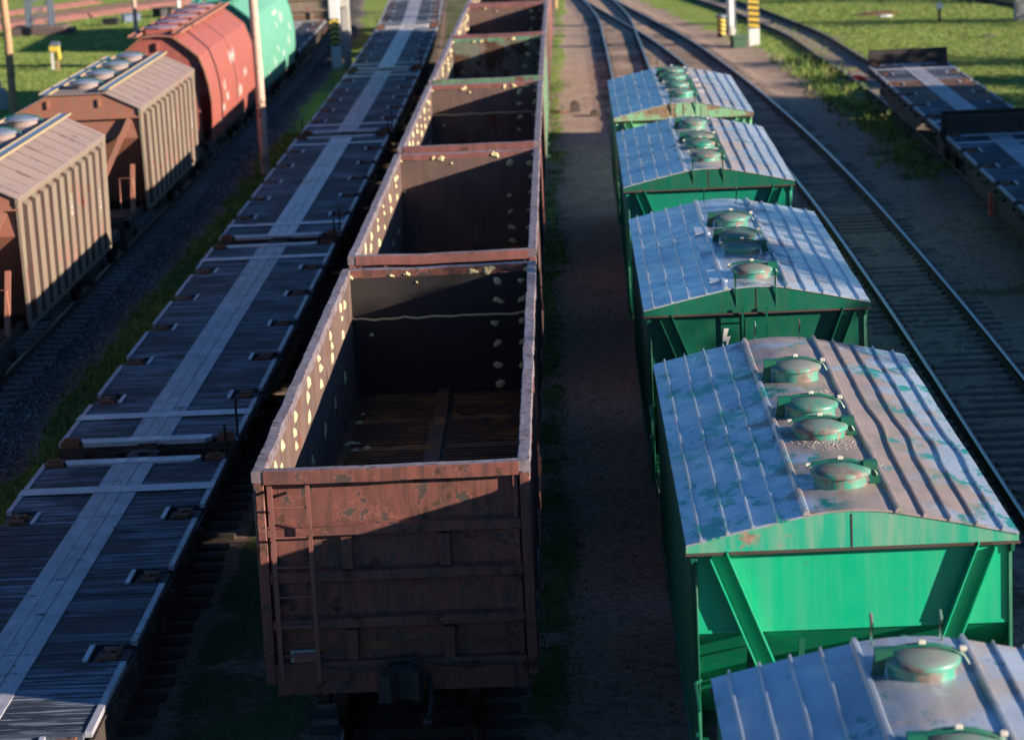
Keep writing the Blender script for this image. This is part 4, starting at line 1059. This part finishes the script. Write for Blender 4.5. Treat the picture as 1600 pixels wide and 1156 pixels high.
b = MB(); b.prism([(-.3,0),(-.25,.16),(-.05,.2),(.12,.17),(.3,.05),(.28,0)], -.11, .11, 'y'); b.tube([(.2,0,.1),(.45,.05,.1),(.5,.1,.05)], .02, 6)
o = b.build('brake_shoe', M['redpaint'], None, (13.6, 70.0, -.16)); tag(o, 'bright red wheel chock lying between the rails behind the bulkhead wagon', 'wheel chock')
b = MB(); b.box(-.03,.03,-.1,.1,-.02,.5); b.tube([(0,-.08,.5),(.0,.0,.56),(0,.08,.5)], .02, 6); b.box(-.045,-.031,-.12,.12,.1,.3)
o = b.build('red_tag', M['redpaint'], h1, (-1.50, .2, .48))
for (x, y, w, h, lab) in ((2.65, 64.2, .36, .34, 'dark stump like block in the middle of the dirt path'), (3.35, 62.6, .4, .16, 'low dark block beside the taller one on the dirt path')):
    b = MB(); b.prism([(-w*.5,0),(w*.5,0),(w*.46,h*.8),(w*.38,h),(-w*.42,h),(-w*.5,h*.7)], -.18, .18, 'y'); b.box(-w*.3,w*.3,-.12,.12,h,h+.05)
    o = b.build('wooden_block', M['sleeper'], None, (x, y, GZ), bevel=.02); tag(o, lab, 'block')
b = MB(); b.tube([(1.72,63.9,GZ+.03),(2.1,63.8,GZ+.05),(2.4,63.95,GZ+.03)], .035, 8); o = b.build('pipe', M['rustbit'], None); tag(o, 'dark pipe running from the gondola to the block on the dirt path', 'pipe')
b = MB(); b.box(-.25,.25,-.15,.15,.0,.55); b.box(-.28,.28,-.18,.18,.55,.6); b.tube([(0,0,-.1),(0,0,.1)], .05, 8)
o = b.build('signal_box', M['black'], None, (-6.6, 115.6, .2)); b2 = MB(); b2.box(-.06,.06,-.06,.06,-.4,0); b2.build('post', M['steelgrey'], o); tag(o, 'small black box on a post beyond the portal leg', 'signal box')
t = empty('dwarf_signal', (-6.0, 112.5, GZ), 0, 'little black and white dwarf signal left of the far flat wagons', 'signal')
b = MB(); b.box(-.16,.02,-.1,.1,0,.8); b.build('back_plate', M['black'], t); b = MB(); b.box(.03,.3,-.1,.1,.3,.9); b.build('front_plate', M['white'], t)
# stacked old rails and bits in the far left
for k, (x, y, l, a, lab) in enumerate(((-24.6,123.5,26,-.55,'nearest rust brown stack of old rails behind the lattice mast'), (-28.2,123.0,26,-.55,'rust brown stack of old rails in the top left, behind the nearest stack'), (-32.5,124.0,24,-.5,'farthest rust brown stack of old rails in the top left corner'))):
    b = MB()
    for q in range(4): b.box(-.5+q*.26,-.36+q*.26,-l/2+q*.3,l/2-q*.2,0,.16)
    for q in range(3): b.box(-.36+q*.26,-.24+q*.26,-l/2+1,l/2-1.2,.165,.3)
    o = b.build('rail_stack', M['gon_pink'] if k != 1 else M['frame_brown'], None, (x, y, GZ)); o.rotation_euler.z = a; tag(o, lab, 'rail stack')
for k, (x, y, s, m, lab) in enumerate(((-23.0,115.3,.7,'black','dark crate just right of the lattice mast'), (-22.2,117.5,.8,'h_walk','pale blue crate at the edge of the far left grass'), (-20.6,119.8,1.0,'black','larger dark crate on the far left grass by the red and white post'))):
    b = MB(); b.box(-s*.6,s*.6,-s*.4,s*.4,0,s*.5); b.box(-s*.64,s*.64,-s*.44,s*.44,s*.5,s*.56); b.box(-s*.66,-s*.601,-.04,.04,.05,s*.45)
    o = b.build('crate', M[m], None, (x, y, GZ), bevel=.02); o.rotation_euler.z = .4*k; tag(o, lab, 'crate')
t = empty('banded_post', (-19.7, 119.3, GZ), 0, 'red and white post at the top edge on the left', 'post')
b = MB(); b.tube([(0,0,0),(0,0,1.0)], .1, 10); b.build('lower_band', M['white'], t); b = MB(); b.tube([(0,0,1.001),(0,0,2.2)], .1, 10); b.build('upper_band', M['redpaint'], t)
b = MB(); b.prism([(-.5,0),(.5,0),(.45,.85),(-.4,.9)], -.4, .4, 'y'); b.box(-.3,.3,-.2,.2,.9,1.15)
o = b.build('concrete_marker', M['concrete'], None, (-20.6, 73.5, GZ), bevel=.03); tag(o, 'pale concrete block at the left edge beside the tan pole', 'concrete block')

# ------------------------------------------------------------------ trees beyond the right edge of the yard (they throw the shade)
def leafmat():
    t = NT('leaves'); co = t.coords(world=True); t.l(t.mix(t.ramp(t.noise(co, 1.3, 3), .35, .65), (.05,.10,.02), (.09,.14,.03)), t.b.inputs['Base Color']); t.b.inputs['Roughness'].default_value = .6
    return t.mat
LEAF = leafmat()
def tree(x, y, h, rad, seed, label, base=.12, n=5200):
    rr = np.random.default_rng(seed); root = empty('tree', (x, y, GZ), 0, label, 'tree', 'trees beside the yard off to the right')
    b = MB(); b.tube([(0,0,-.2),(.05,0,h*.3),(0,.1,h*.6),(0,0,h*.92)], [.28,.2,.12,.03], 10)
    for k in range(9):
        a = k*2.4; z = h*(.2+.07*k); r_ = rad*(.75-.04*k); b.tube([(0,0,z),(r_*.5*math.cos(a),r_*.5*math.sin(a),z+.3),(r_*math.cos(a),r_*math.sin(a),z+.9)], [.09,.06,.02], 6)
    b.build('trunk', M['bark'], root)
    m = 70; cz = rr.uniform(base, .97, m); env = np.sqrt(np.clip(1-((cz-.45)/.56)**2, .02, 1)); ca = rr.uniform(0, 6.283, m); cr = np.sqrt(rr.uniform(0, 1, m))*rad*env*.9
    cen = np.stack([cr*np.cos(ca), cr*np.sin(ca), cz*h], 1)
    idx = rr.integers(0, m, n); p = cen[idx]+rr.normal(0, rad*.16, (n, 3)); p[:, 2] = np.minimum(p[:, 2], h)
    u = rr.normal(0, 1, (n, 3)); u /= np.linalg.norm(u, axis=1)[:, None]; w = np.cross(u, rr.normal(0, 1, (n, 3))); w /= np.linalg.norm(w, axis=1)[:, None]
    s = rr.uniform(.10, .2, (n, 1)); V = np.stack([p-u*s, p-w*s*.5, p+u*s, p+w*s*.5], 1).reshape(-1, 3); F = np.arange(n*4).reshape(n, 4)
    obj('crown', npmesh('crown', V, F, LEAF), root)
TREES = [(25.5,-3.2,9.9,2.5),(26.5,1.2,10.4,2.7),(25.8,5.6,9.6,2.5),(26.3,10.5,8.7,2.7),(25.6,15.5,8.5,2.7),(26.5,20.5,8.9,2.8),(25.8,25.5,8.6,2.8),(26.6,30.5,8.0,2.9),(26.0,35.5,7.8,2.8),(26.8,40.5,6.8,2.6),(27.6,56.5,5.2,2.8),(28.5,63,4.6,2.6)]
for i, (x, y, h, r_) in enumerate(TREES):
    tree(x, y, h, r_, 100+i, 'leafy tree beyond the right edge, number %d of the row counted from the camera' % (i+1))
for i, (x, y, h, r_) in enumerate([(40,66,8,3.2),(47,82,8.5,3.5),(44,98,9,3.5),(38,112,8,3.2)]):
    tree(x, y, h, r_, 200+i, 'leafy tree far out on the right hand grass, number %d from the camera' % (i+1), n=3500)

t = empty('shade_caster', (34.0, 14.5, GZ), 0, 'unseen added warehouse with a pitched roof behind the trees off to the right', 'shade_caster')  # added out of view to block low sun between the wagons
b = MB(); b.box(-5,5,-29.5,29.5,-.2,7.6); b.build('wall', M['concrete'], t)
b = MB(); b.prism([(-5.5,7.601),(5.5,7.601),(0,9.1)], -30, 30, 'y'); b.build('roof', M['h_roof'], t)
for k in range(8):
    y = -26+k*7.4
    b = MB(); b.box(-5.08,-5.003,y-1.6,y+1.6,.1,3.6); b.build('door', M['clamp'], t)
    b = MB(); b.box(-5.06,-5.002,y+2.3,y+4.6,3.2,4.6); b.build('window', M['h_lid'], t)

# ------------------------------------------------------------------ ground
def sstep(a, b, x): t = np.clip((x-a)/(b-a), 0, 1); return t*t*(3-2*t)
def fbm(x, y, s, seed):
    r = np.random.default_rng(seed); out = np.zeros_like(x); amp = 1; tot = 0
    for o in range(4):
        g = r.random((64, 64)); X = (x*s) % 64; Y = (y*s) % 64; i = np.floor(X).astype(int); j = np.floor(Y).astype(int); fx = X-i; fy = Y-j
        fx = fx*fx*(3-2*fx); fy = fy*fy*(3-2*fy); i %= 64; j %= 64; i2 = (i+1) % 64; j2 = (j+1) % 64
        out += amp*((g[i,j]*(1-fx)+g[i2,j]*fx)*(1-fy)+(g[i,j2]*(1-fx)+g[i2,j2]*fx)*fy); tot += amp; amp *= .5; s *= 2.1
    return out/tot
def cvec(c, Y): yy = np.arange(-80, 260, 1.0); t = np.array([c(v) for v in yy]); return np.interp(Y, yy, t)
def zones(X, Y):
    n = fbm(X+50, Y+90, .35, 1); n2 = fbm(X+80, Y+90, 1.3, 2); w = (n-.5)*1.2+(n2-.5)*.8
    k, g, nn, r_, h, f = (cvec(c, Y) for c in (cK, cG, cN, cR, cH, cF))
    grass = np.zeros_like(X); gravel = np.zeros_like(X)
    grass = np.maximum(grass, sstep(k-2.2, k-3.2, X+w*.8))                                       # left field
    grass = np.maximum(grass, sstep(k+2.05, k+2.5, X+w*.6)*sstep(f-1.2, f-1.9, X))               # strip between the hoppers and the flats
    grass = np.maximum(grass, sstep(f+1.3, f+1.7, X)*sstep(g-1.0, g-1.5, X)*np.clip(.1+n2*1.1, 0, 1))
    grass = np.maximum(grass, sstep(g+1.3, g+1.5, X)*sstep(g+2.3, g+1.75, X+w*.7)*np.clip(n2*1.35-.05, 0, 1))
    grass = np.maximum(grass, sstep(h+.2, h+1.6, X+w)*sstep(-5, 30, Y+w*9))                      # right field
    grass = np.maximum(grass, sstep(h-3.3, h-1.6, X+w)*sstep(h-.5, h-.9, X)*sstep(20, 60, Y)*.85)
    grass = np.maximum(grass, .8*sstep(.52, .62, n2)*sstep(h-.8, h-.4, X)*sstep(h+.9, h+.5, X))
    grass = np.maximum(grass, sstep(r_+1.4, r_+3.2, X+w*1.5)*sstep(84, 100, Y+w*6)*sstep(h-1, h-1.6, X)*.9)
    grass = np.maximum(grass, .55*sstep(.55, .68, n)*sstep(nn+1.5, nn+2.5, X)*sstep(h, h-1, X)*sstep(75, 40, Y))
    gravel = np.maximum(gravel, sstep(k-2.4, k-1.8, X)*sstep(k+2.6, k+1.9, X+w*.5))
    gravel = np.maximum(gravel, .4*sstep(h-1.6, h-1.0, X)*sstep(h+1.8, h+1.2, X))
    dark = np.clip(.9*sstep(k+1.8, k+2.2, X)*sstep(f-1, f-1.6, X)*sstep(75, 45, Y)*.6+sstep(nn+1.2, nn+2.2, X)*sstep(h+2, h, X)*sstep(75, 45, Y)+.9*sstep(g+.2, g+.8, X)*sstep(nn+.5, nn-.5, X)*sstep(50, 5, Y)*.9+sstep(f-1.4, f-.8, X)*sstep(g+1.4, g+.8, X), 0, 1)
    return grass*(1-gravel*.9), gravel, dark
xs = np.concatenate([np.arange(-400, -40, 24.), np.arange(-40, -16, .6), np.arange(-16, 18, .16), np.arange(18, 46, .6), np.arange(46, 420, 24.)])
ys = np.concatenate([np.arange(-80, -4, 4.), np.arange(-4, 60, .3), np.arange(60, 130, .5), np.arange(130, 1300, 30.)])
X, Y = np.meshgrid(xs, ys)
Zg = GZ + .02*(fbm(X+200, Y+200, .6, 5)-.5)*2 + .012*(fbm(X+200, Y+200, 3.1, 6)-.5)*2
gr, gv, dk = zones(X, Y); Zg += gr*.02 + gv*.0
for c in (cK, cF, cG, cN, cR, cH):
    d = np.abs(X-cvec(c, Y)); Zg = np.where(d < 1.6, np.minimum(Zg, GZ+.008)+.027*(c in (cR, cN, cH)), Zg)
d = np.abs(X-cvec(cK, Y)); Zg -= .18*sstep(1.5, 2.4, d)*sstep(9, 3, d)*0.5
V = np.stack([X, Y, Zg], -1).reshape(-1, 3); nx = len(xs); jj, ii = np.meshgrid(np.arange(len(ys)-1), np.arange(nx-1), indexing='ij'); a = (jj*nx+ii).ravel()
F = np.stack([a, a+1, a+nx+1, a+nx], 1)
def groundmat():
    t = NT('yard_ground'); co = t.coords(world=True); at = t.n('ShaderNodeAttribute'); at.attribute_name = 'zone'
    s = t.n('ShaderNodeSeparateXYZ'); t.l(at.outputs['Vector'], s.inputs[0])
    f1 = t.noise(co, 9, 8, .7); f2 = t.noise(co, .8, 5, .6); f3 = t.noise(co, 60, 3)
    dirt = t.mix(t.ramp(f2, .35, .65), (.52,.38,.285), (.42,.30,.22)); dirt = t.mix(t.ramp(f1, .45, .62), dirt, (.31,.21,.16)); dirt = t.mix(t.math('MULTIPLY', t.ramp(f3, .6, .75), .5), dirt, (.42,.35,.3))
    dirt = t.mix(t.math('MULTIPLY', t.ramp(t.noise(co, 1.9, 9, .7), .56, .64), .55), dirt, (.15,.115,.095))
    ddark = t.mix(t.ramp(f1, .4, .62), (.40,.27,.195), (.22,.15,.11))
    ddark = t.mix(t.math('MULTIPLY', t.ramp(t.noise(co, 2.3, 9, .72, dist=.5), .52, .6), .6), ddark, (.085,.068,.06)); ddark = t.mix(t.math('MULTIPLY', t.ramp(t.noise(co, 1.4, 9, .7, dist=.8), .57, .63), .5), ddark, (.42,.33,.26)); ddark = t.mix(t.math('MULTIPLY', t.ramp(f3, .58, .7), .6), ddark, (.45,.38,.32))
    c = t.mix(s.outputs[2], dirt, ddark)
    vo = t.n('ShaderNodeTexVoronoi'); vo.inputs['Scale'].default_value = 17; t.l(co, vo.inputs['Vector']); vr = t.n('ShaderNodeSeparateXYZ'); t.l(vo.outputs['Color'], vr.inputs[0])
    grv = t.mix(vr.outputs[0], (.10,.09,.09), (.40,.36,.34)); grv = t.mix(t.ramp(vo.outputs['Distance'], .25, .55), grv, (.035,.032,.03))
    c = t.mix(s.outputs[1], c, grv)
    gc = t.mix(t.ramp(t.noise(co, .5, 6, .65), .35, .65), (.27,.36,.06), (.38,.42,.11)); gc = t.mix(t.ramp(t.noise(co, 7, 8, .7, (1,.6,1)), .42, .66), gc, (.09,.18,.028))
    gc = t.mix(t.math('MULTIPLY', t.ramp(t.noise(co, .16, 6, .7), .56, .68), .6), gc, (.25,.2,.11))
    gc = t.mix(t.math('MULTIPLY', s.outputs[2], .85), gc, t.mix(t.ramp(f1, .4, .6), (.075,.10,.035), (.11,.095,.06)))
    gm = t.ramp(t.math('ADD', t.math('MULTIPLY', s.outputs[0], 1.0), t.math('MULTIPLY', t.math('SUBTRACT', f1, .5), .9)), .38, .58)
    c = t.mix(gm, c, gc)
    t.l(c, t.b.inputs['Base Color']); t.b.inputs['Roughness'].default_value = .95; t.b.inputs['Specular IOR Level'].default_value = .15
    h = t.math('ADD', t.math('MULTIPLY', f1, .6), t.math('MULTIPLY', t.mix(s.outputs[1], (.5,.5,.5), vo.outputs['Distance']), -.9)); h = t.math('ADD', h, t.math('MULTIPLY', t.noise(co, 28, 4, .6), t.math('ADD', .15, t.math('MULTIPLY', gm, .8))))
    t.bump(h, .8, .05); return t.mat
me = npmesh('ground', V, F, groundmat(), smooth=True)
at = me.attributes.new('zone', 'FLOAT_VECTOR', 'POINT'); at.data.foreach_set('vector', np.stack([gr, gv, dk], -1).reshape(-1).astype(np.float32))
g = obj('ground', me); tag(g, 'bare dirt, ballast and short grass of the yard', kind='structure')

def ground_z(x, y): return GZ
# loose stones of the ballast
def scatter(n, x0, x1, y0, y1, test, seed):
    r = np.random.default_rng(seed); x = r.uniform(x0, x1, n); y = r.uniform(y0, y1, n); gr, gv, dk = zones(x, y); m = test(gr, gv, dk, r.random(n), x, y); return x[m], y[m], gr[m]
def zat(x, y):
    xi = np.clip(np.searchsorted(xs, x)-1, 0, len(xs)-2); yi = np.clip(np.searchsorted(ys, y)-1, 0, len(ys)-2); fx = (x-xs[xi])/(xs[xi+1]-xs[xi]); fy = (y-ys[yi])/(ys[yi+1]-ys[yi])
    return (Zg[yi,xi]*(1-fx)+Zg[yi,xi+1]*fx)*(1-fy)+(Zg[yi+1,xi]*(1-fx)+Zg[yi+1,xi+1]*fx)*fy
def stones(name, x, y, smin, smax, mats, seed, label):
    r = np.random.default_rng(seed); n = len(x); z = zat(x, y)
    base = np.array([(1,0,0),(-1,0,0),(0,1,0),(0,-1,0),(0,0,1),(0,0,-1)], float); tri = np.array([(0,2,4),(2,1,4),(1,3,4),(3,0,4),(2,0,5),(1,2,5),(3,1,5),(0,3,5)])
    s = r.uniform(smin, smax, (n, 1, 1)); V = base[None]*s*r.uniform(.6, 1.25, (n, 6, 3)); a = r.uniform(0, 6.28, n); ca, sa = np.cos(a)[:, None], np.sin(a)[:, None]
    V[:, :, 2] += .45*V[:, :, 0]*r.uniform(-1, 1, (n, 1))
    Vx = V[:, :, 0]*ca-V[:, :, 1]*sa; Vy = V[:, :, 0]*sa+V[:, :, 1]*ca; V = np.stack([Vx+x[:, None], Vy+y[:, None], V[:, :, 2]*.75+z[:, None]+.008], -1).reshape(-1, 3)
    F = (tri[None]+6*np.arange(n)[:, None, None]).reshape(-1, 3); mi = np.repeat(r.integers(0, len(mats), n), 8)
    o = obj(name, npmesh(name, V, F, mats, mi)); tag(o, label, kind='stuff'); return o
st = [plain('stone_a', (.17,.155,.15), .9), plain('stone_b', (.28,.25,.24), .9), plain('stone_c', (.45,.42,.40), .9), plain('stone_d', (.10,.09,.085), .9), plain('stone_e', (.22,.16,.13), .9)]
x, y, _ = scatter(26000, -12, -7.4, 12, 70, lambda a, b_, c, q, X_, Y_: q < b_*.9, 11); stones('ballast_stones', x, y, .018, .045, st, 12, 'loose grey ballast stones along the left hand track')
x, y, _ = scatter(30000, 1.6, 13, 0, 60, lambda a, b_, c, q, X_, Y_: q < .3+.5*(Y_ < 30), 13); stones('path_pebbles', x, y, .006, .022, st[:2]+st[3:], 14, 'pebbles scattered on the dirt paths')

def blades(name, x, y, h0, h1, wd, mats, seed, label, per=5, spread=.05):
    r = np.random.default_rng(seed); n = len(x)*per; X_ = np.repeat(x, per)+r.normal(0, spread, n); Y_ = np.repeat(y, per)+r.normal(0, spread, n); Z_ = zat(X_, Y_)-.01
    a = r.uniform(0, 6.28, n); h = r.uniform(h0, h1, n)*np.repeat(r.uniform(.5, 1.1, len(x)), per); l = h*r.uniform(.15, .8, n); w = wd*r.uniform(.6, 1.4, n); dx, dy = np.cos(a), np.sin(a); b_ = r.uniform(0, 6.28, n); lx, ly = np.cos(b_), np.sin(b_)
    P = np.stack([X_, Y_, Z_], -1); side = np.stack([dx*w, dy*w, 0*w], -1); up = np.stack([lx*l*.35, ly*l*.35, h*.6], -1); tip = np.stack([lx*l, ly*l, h], -1)
    V = np.stack([P-side, P+side, P+up+side*.7, P+up-side*.7, P+tip+side*.1, P+tip-side*.1], 1).reshape(-1, 3); k = 6*np.arange(n)[:, None]
    F = np.concatenate([k+np.array([[0,1,2,3]]), k+np.array([[3,2,4,5]])], 0); mi = np.tile(np.repeat(r.integers(0, len(mats), len(x)), per), 2)
    o = obj(name, npmesh(name, V, F, mats, mi)); tag(o, label, kind='stuff'); return o
gm = [plain('grass_a', (.13,.24,.026), .65), plain('grass_b', (.22,.32,.05), .65), plain('grass_c', (.06,.13,.018), .65), plain('grass_d', (.27,.25,.08), .7)]
x, y, _ = scatter(16000, -8.6, -5.4, 8, 62, lambda a, b_, c, q, X_, Y_: q < a*.95, 21); blades('strip_grass', x, y, .06, .22, .006, gm[:3], 22, 'green weeds between the left track and the flat wagons')
x, y, _ = scatter(14000, 1.2, 3.2, -2, 75, lambda a, b_, c, q, X_, Y_: q < a*.9, 23); blades('verge_grass', x, y, .03, .10, .006, [gm[2], gm[2], plain('grass_e', (.045,.075,.02), .7), plain('grass_f', (.13,.12,.05), .8)], 24, 'low grass verge along the gondolas')
x, y, _ = scatter(9000, -3.4, -1.2, 0, 100, lambda a, b_, c, q, X_, Y_: q < a*.6, 25); blades('gap_grass', x, y, .03, .12, .006, [gm[2], plain('grass_g', (.05,.08,.02), .7), plain('grass_h', (.15,.14,.06), .8)], 26, 'grass between the flat wagons and the gondolas')
x, y, _ = scatter(34000, -36, -12, 50, 128, lambda a, b_, c, q, X_, Y_: (q < a*.9), 27); blades('field_grass', x, y, .04, .12, .016, gm, 28, 'short grass of the field on the left', 4, .12)
x, y, _ = scatter(34000, 10.5, 30, 44, 118, lambda a, b_, c, q, X_, Y_: (q < a*.9), 29); blades('meadow_grass', x, y, .04, .13, .014, gm, 30, 'short grass of the field on the right', 4, .12)
x, y, _ = scatter(7000, 6.3, 13.5, 8, 50, lambda a, b_, c, q, X_, Y_: q < a*.55, 31); blades('track_weeds', x, y, .03, .10, .005, [gm[0], gm[2]], 32, 'sparse weeds between the sleepers of the empty track')
x, y, _ = scatter(900, 11.0, 13.4, 44, 80, lambda a, b_, c, q, X_, Y_: q < a*.8, 33); blades('tall_weeds', x, y, .15, .42, .016, gm, 34, 'taller weeds beside the curving track on the right', 9, .1)

# ------------------------------------------------------------------ light, sky, camera
SUN = Vector((1, -.42, .27)).normalized()
el = math.asin(SUN.z); az = math.atan2(SUN.x, SUN.y)      # clockwise from +y
W = bpy.data.worlds.new('World'); bpy.context.scene.world = W; W.use_nodes = True
nt = W.node_tree; bg = nt.nodes['Background']; sky = nt.nodes.new('ShaderNodeTexSky'); sky.sky_type = 'NISHITA'; sky.sun_disc = False
sky.sun_elevation = el; sky.sun_rotation = az; sky.air_density = 1.0; sky.dust_density = .2; sky.ozone_density = 6.0
hs = nt.nodes.new('ShaderNodeHueSaturation'); hs.inputs['Saturation'].default_value = 1.05; nt.links.new(sky.outputs[0], hs.inputs['Color'])
nt.links.new(hs.outputs[0], bg.inputs[0]); bg.inputs[1].default_value = .062
L = bpy.data.lights.new('sun', 'SUN'); L.energy = 5.0; L.angle = R(.5); L.color = (1, .86, .70)
lo = bpy.data.objects.new('sun', L); C.objects.link(lo); lo.rotation_euler = SUN.to_track_quat('Z', 'Y').to_euler()

cam = bpy.data.cameras.new('camera'); co = bpy.data.objects.new('camera', cam); C.objects.link(co); bpy.context.scene.camera = co
p, yw, r_ = .20672, -.02333, -.04749
f = Vector((math.sin(yw)*math.cos(p), math.cos(yw)*math.cos(p), -math.sin(p))); rt = Vector((math.cos(yw), -math.sin(yw), 0)); up = rt.cross(f)
r2 = rt*math.cos(r_)+up*math.sin(r_); u2 = -rt*math.sin(r_)+up*math.cos(r_)
m = Matrix((r2, u2, -f)).transposed().to_4x4(); m.translation = (2.07538, -27.503, 10.6229); co.matrix_world = m
cam.sensor_width = 36; cam.sensor_fit = 'HORIZONTAL'; cam.lens = 36*3949.84/1600; cam.shift_y = -45/1600; cam.clip_end = 3000; cam.clip_start = .5
cam.dof.use_dof = True; cam.dof.focus_distance = 30.5; cam.dof.aperture_fstop = 1.5
sc = bpy.context.scene
sc.view_settings.view_transform = 'Standard'; sc.view_settings.look = 'None'; sc.view_settings.exposure = 1.2; sc.view_settings.gamma = 1
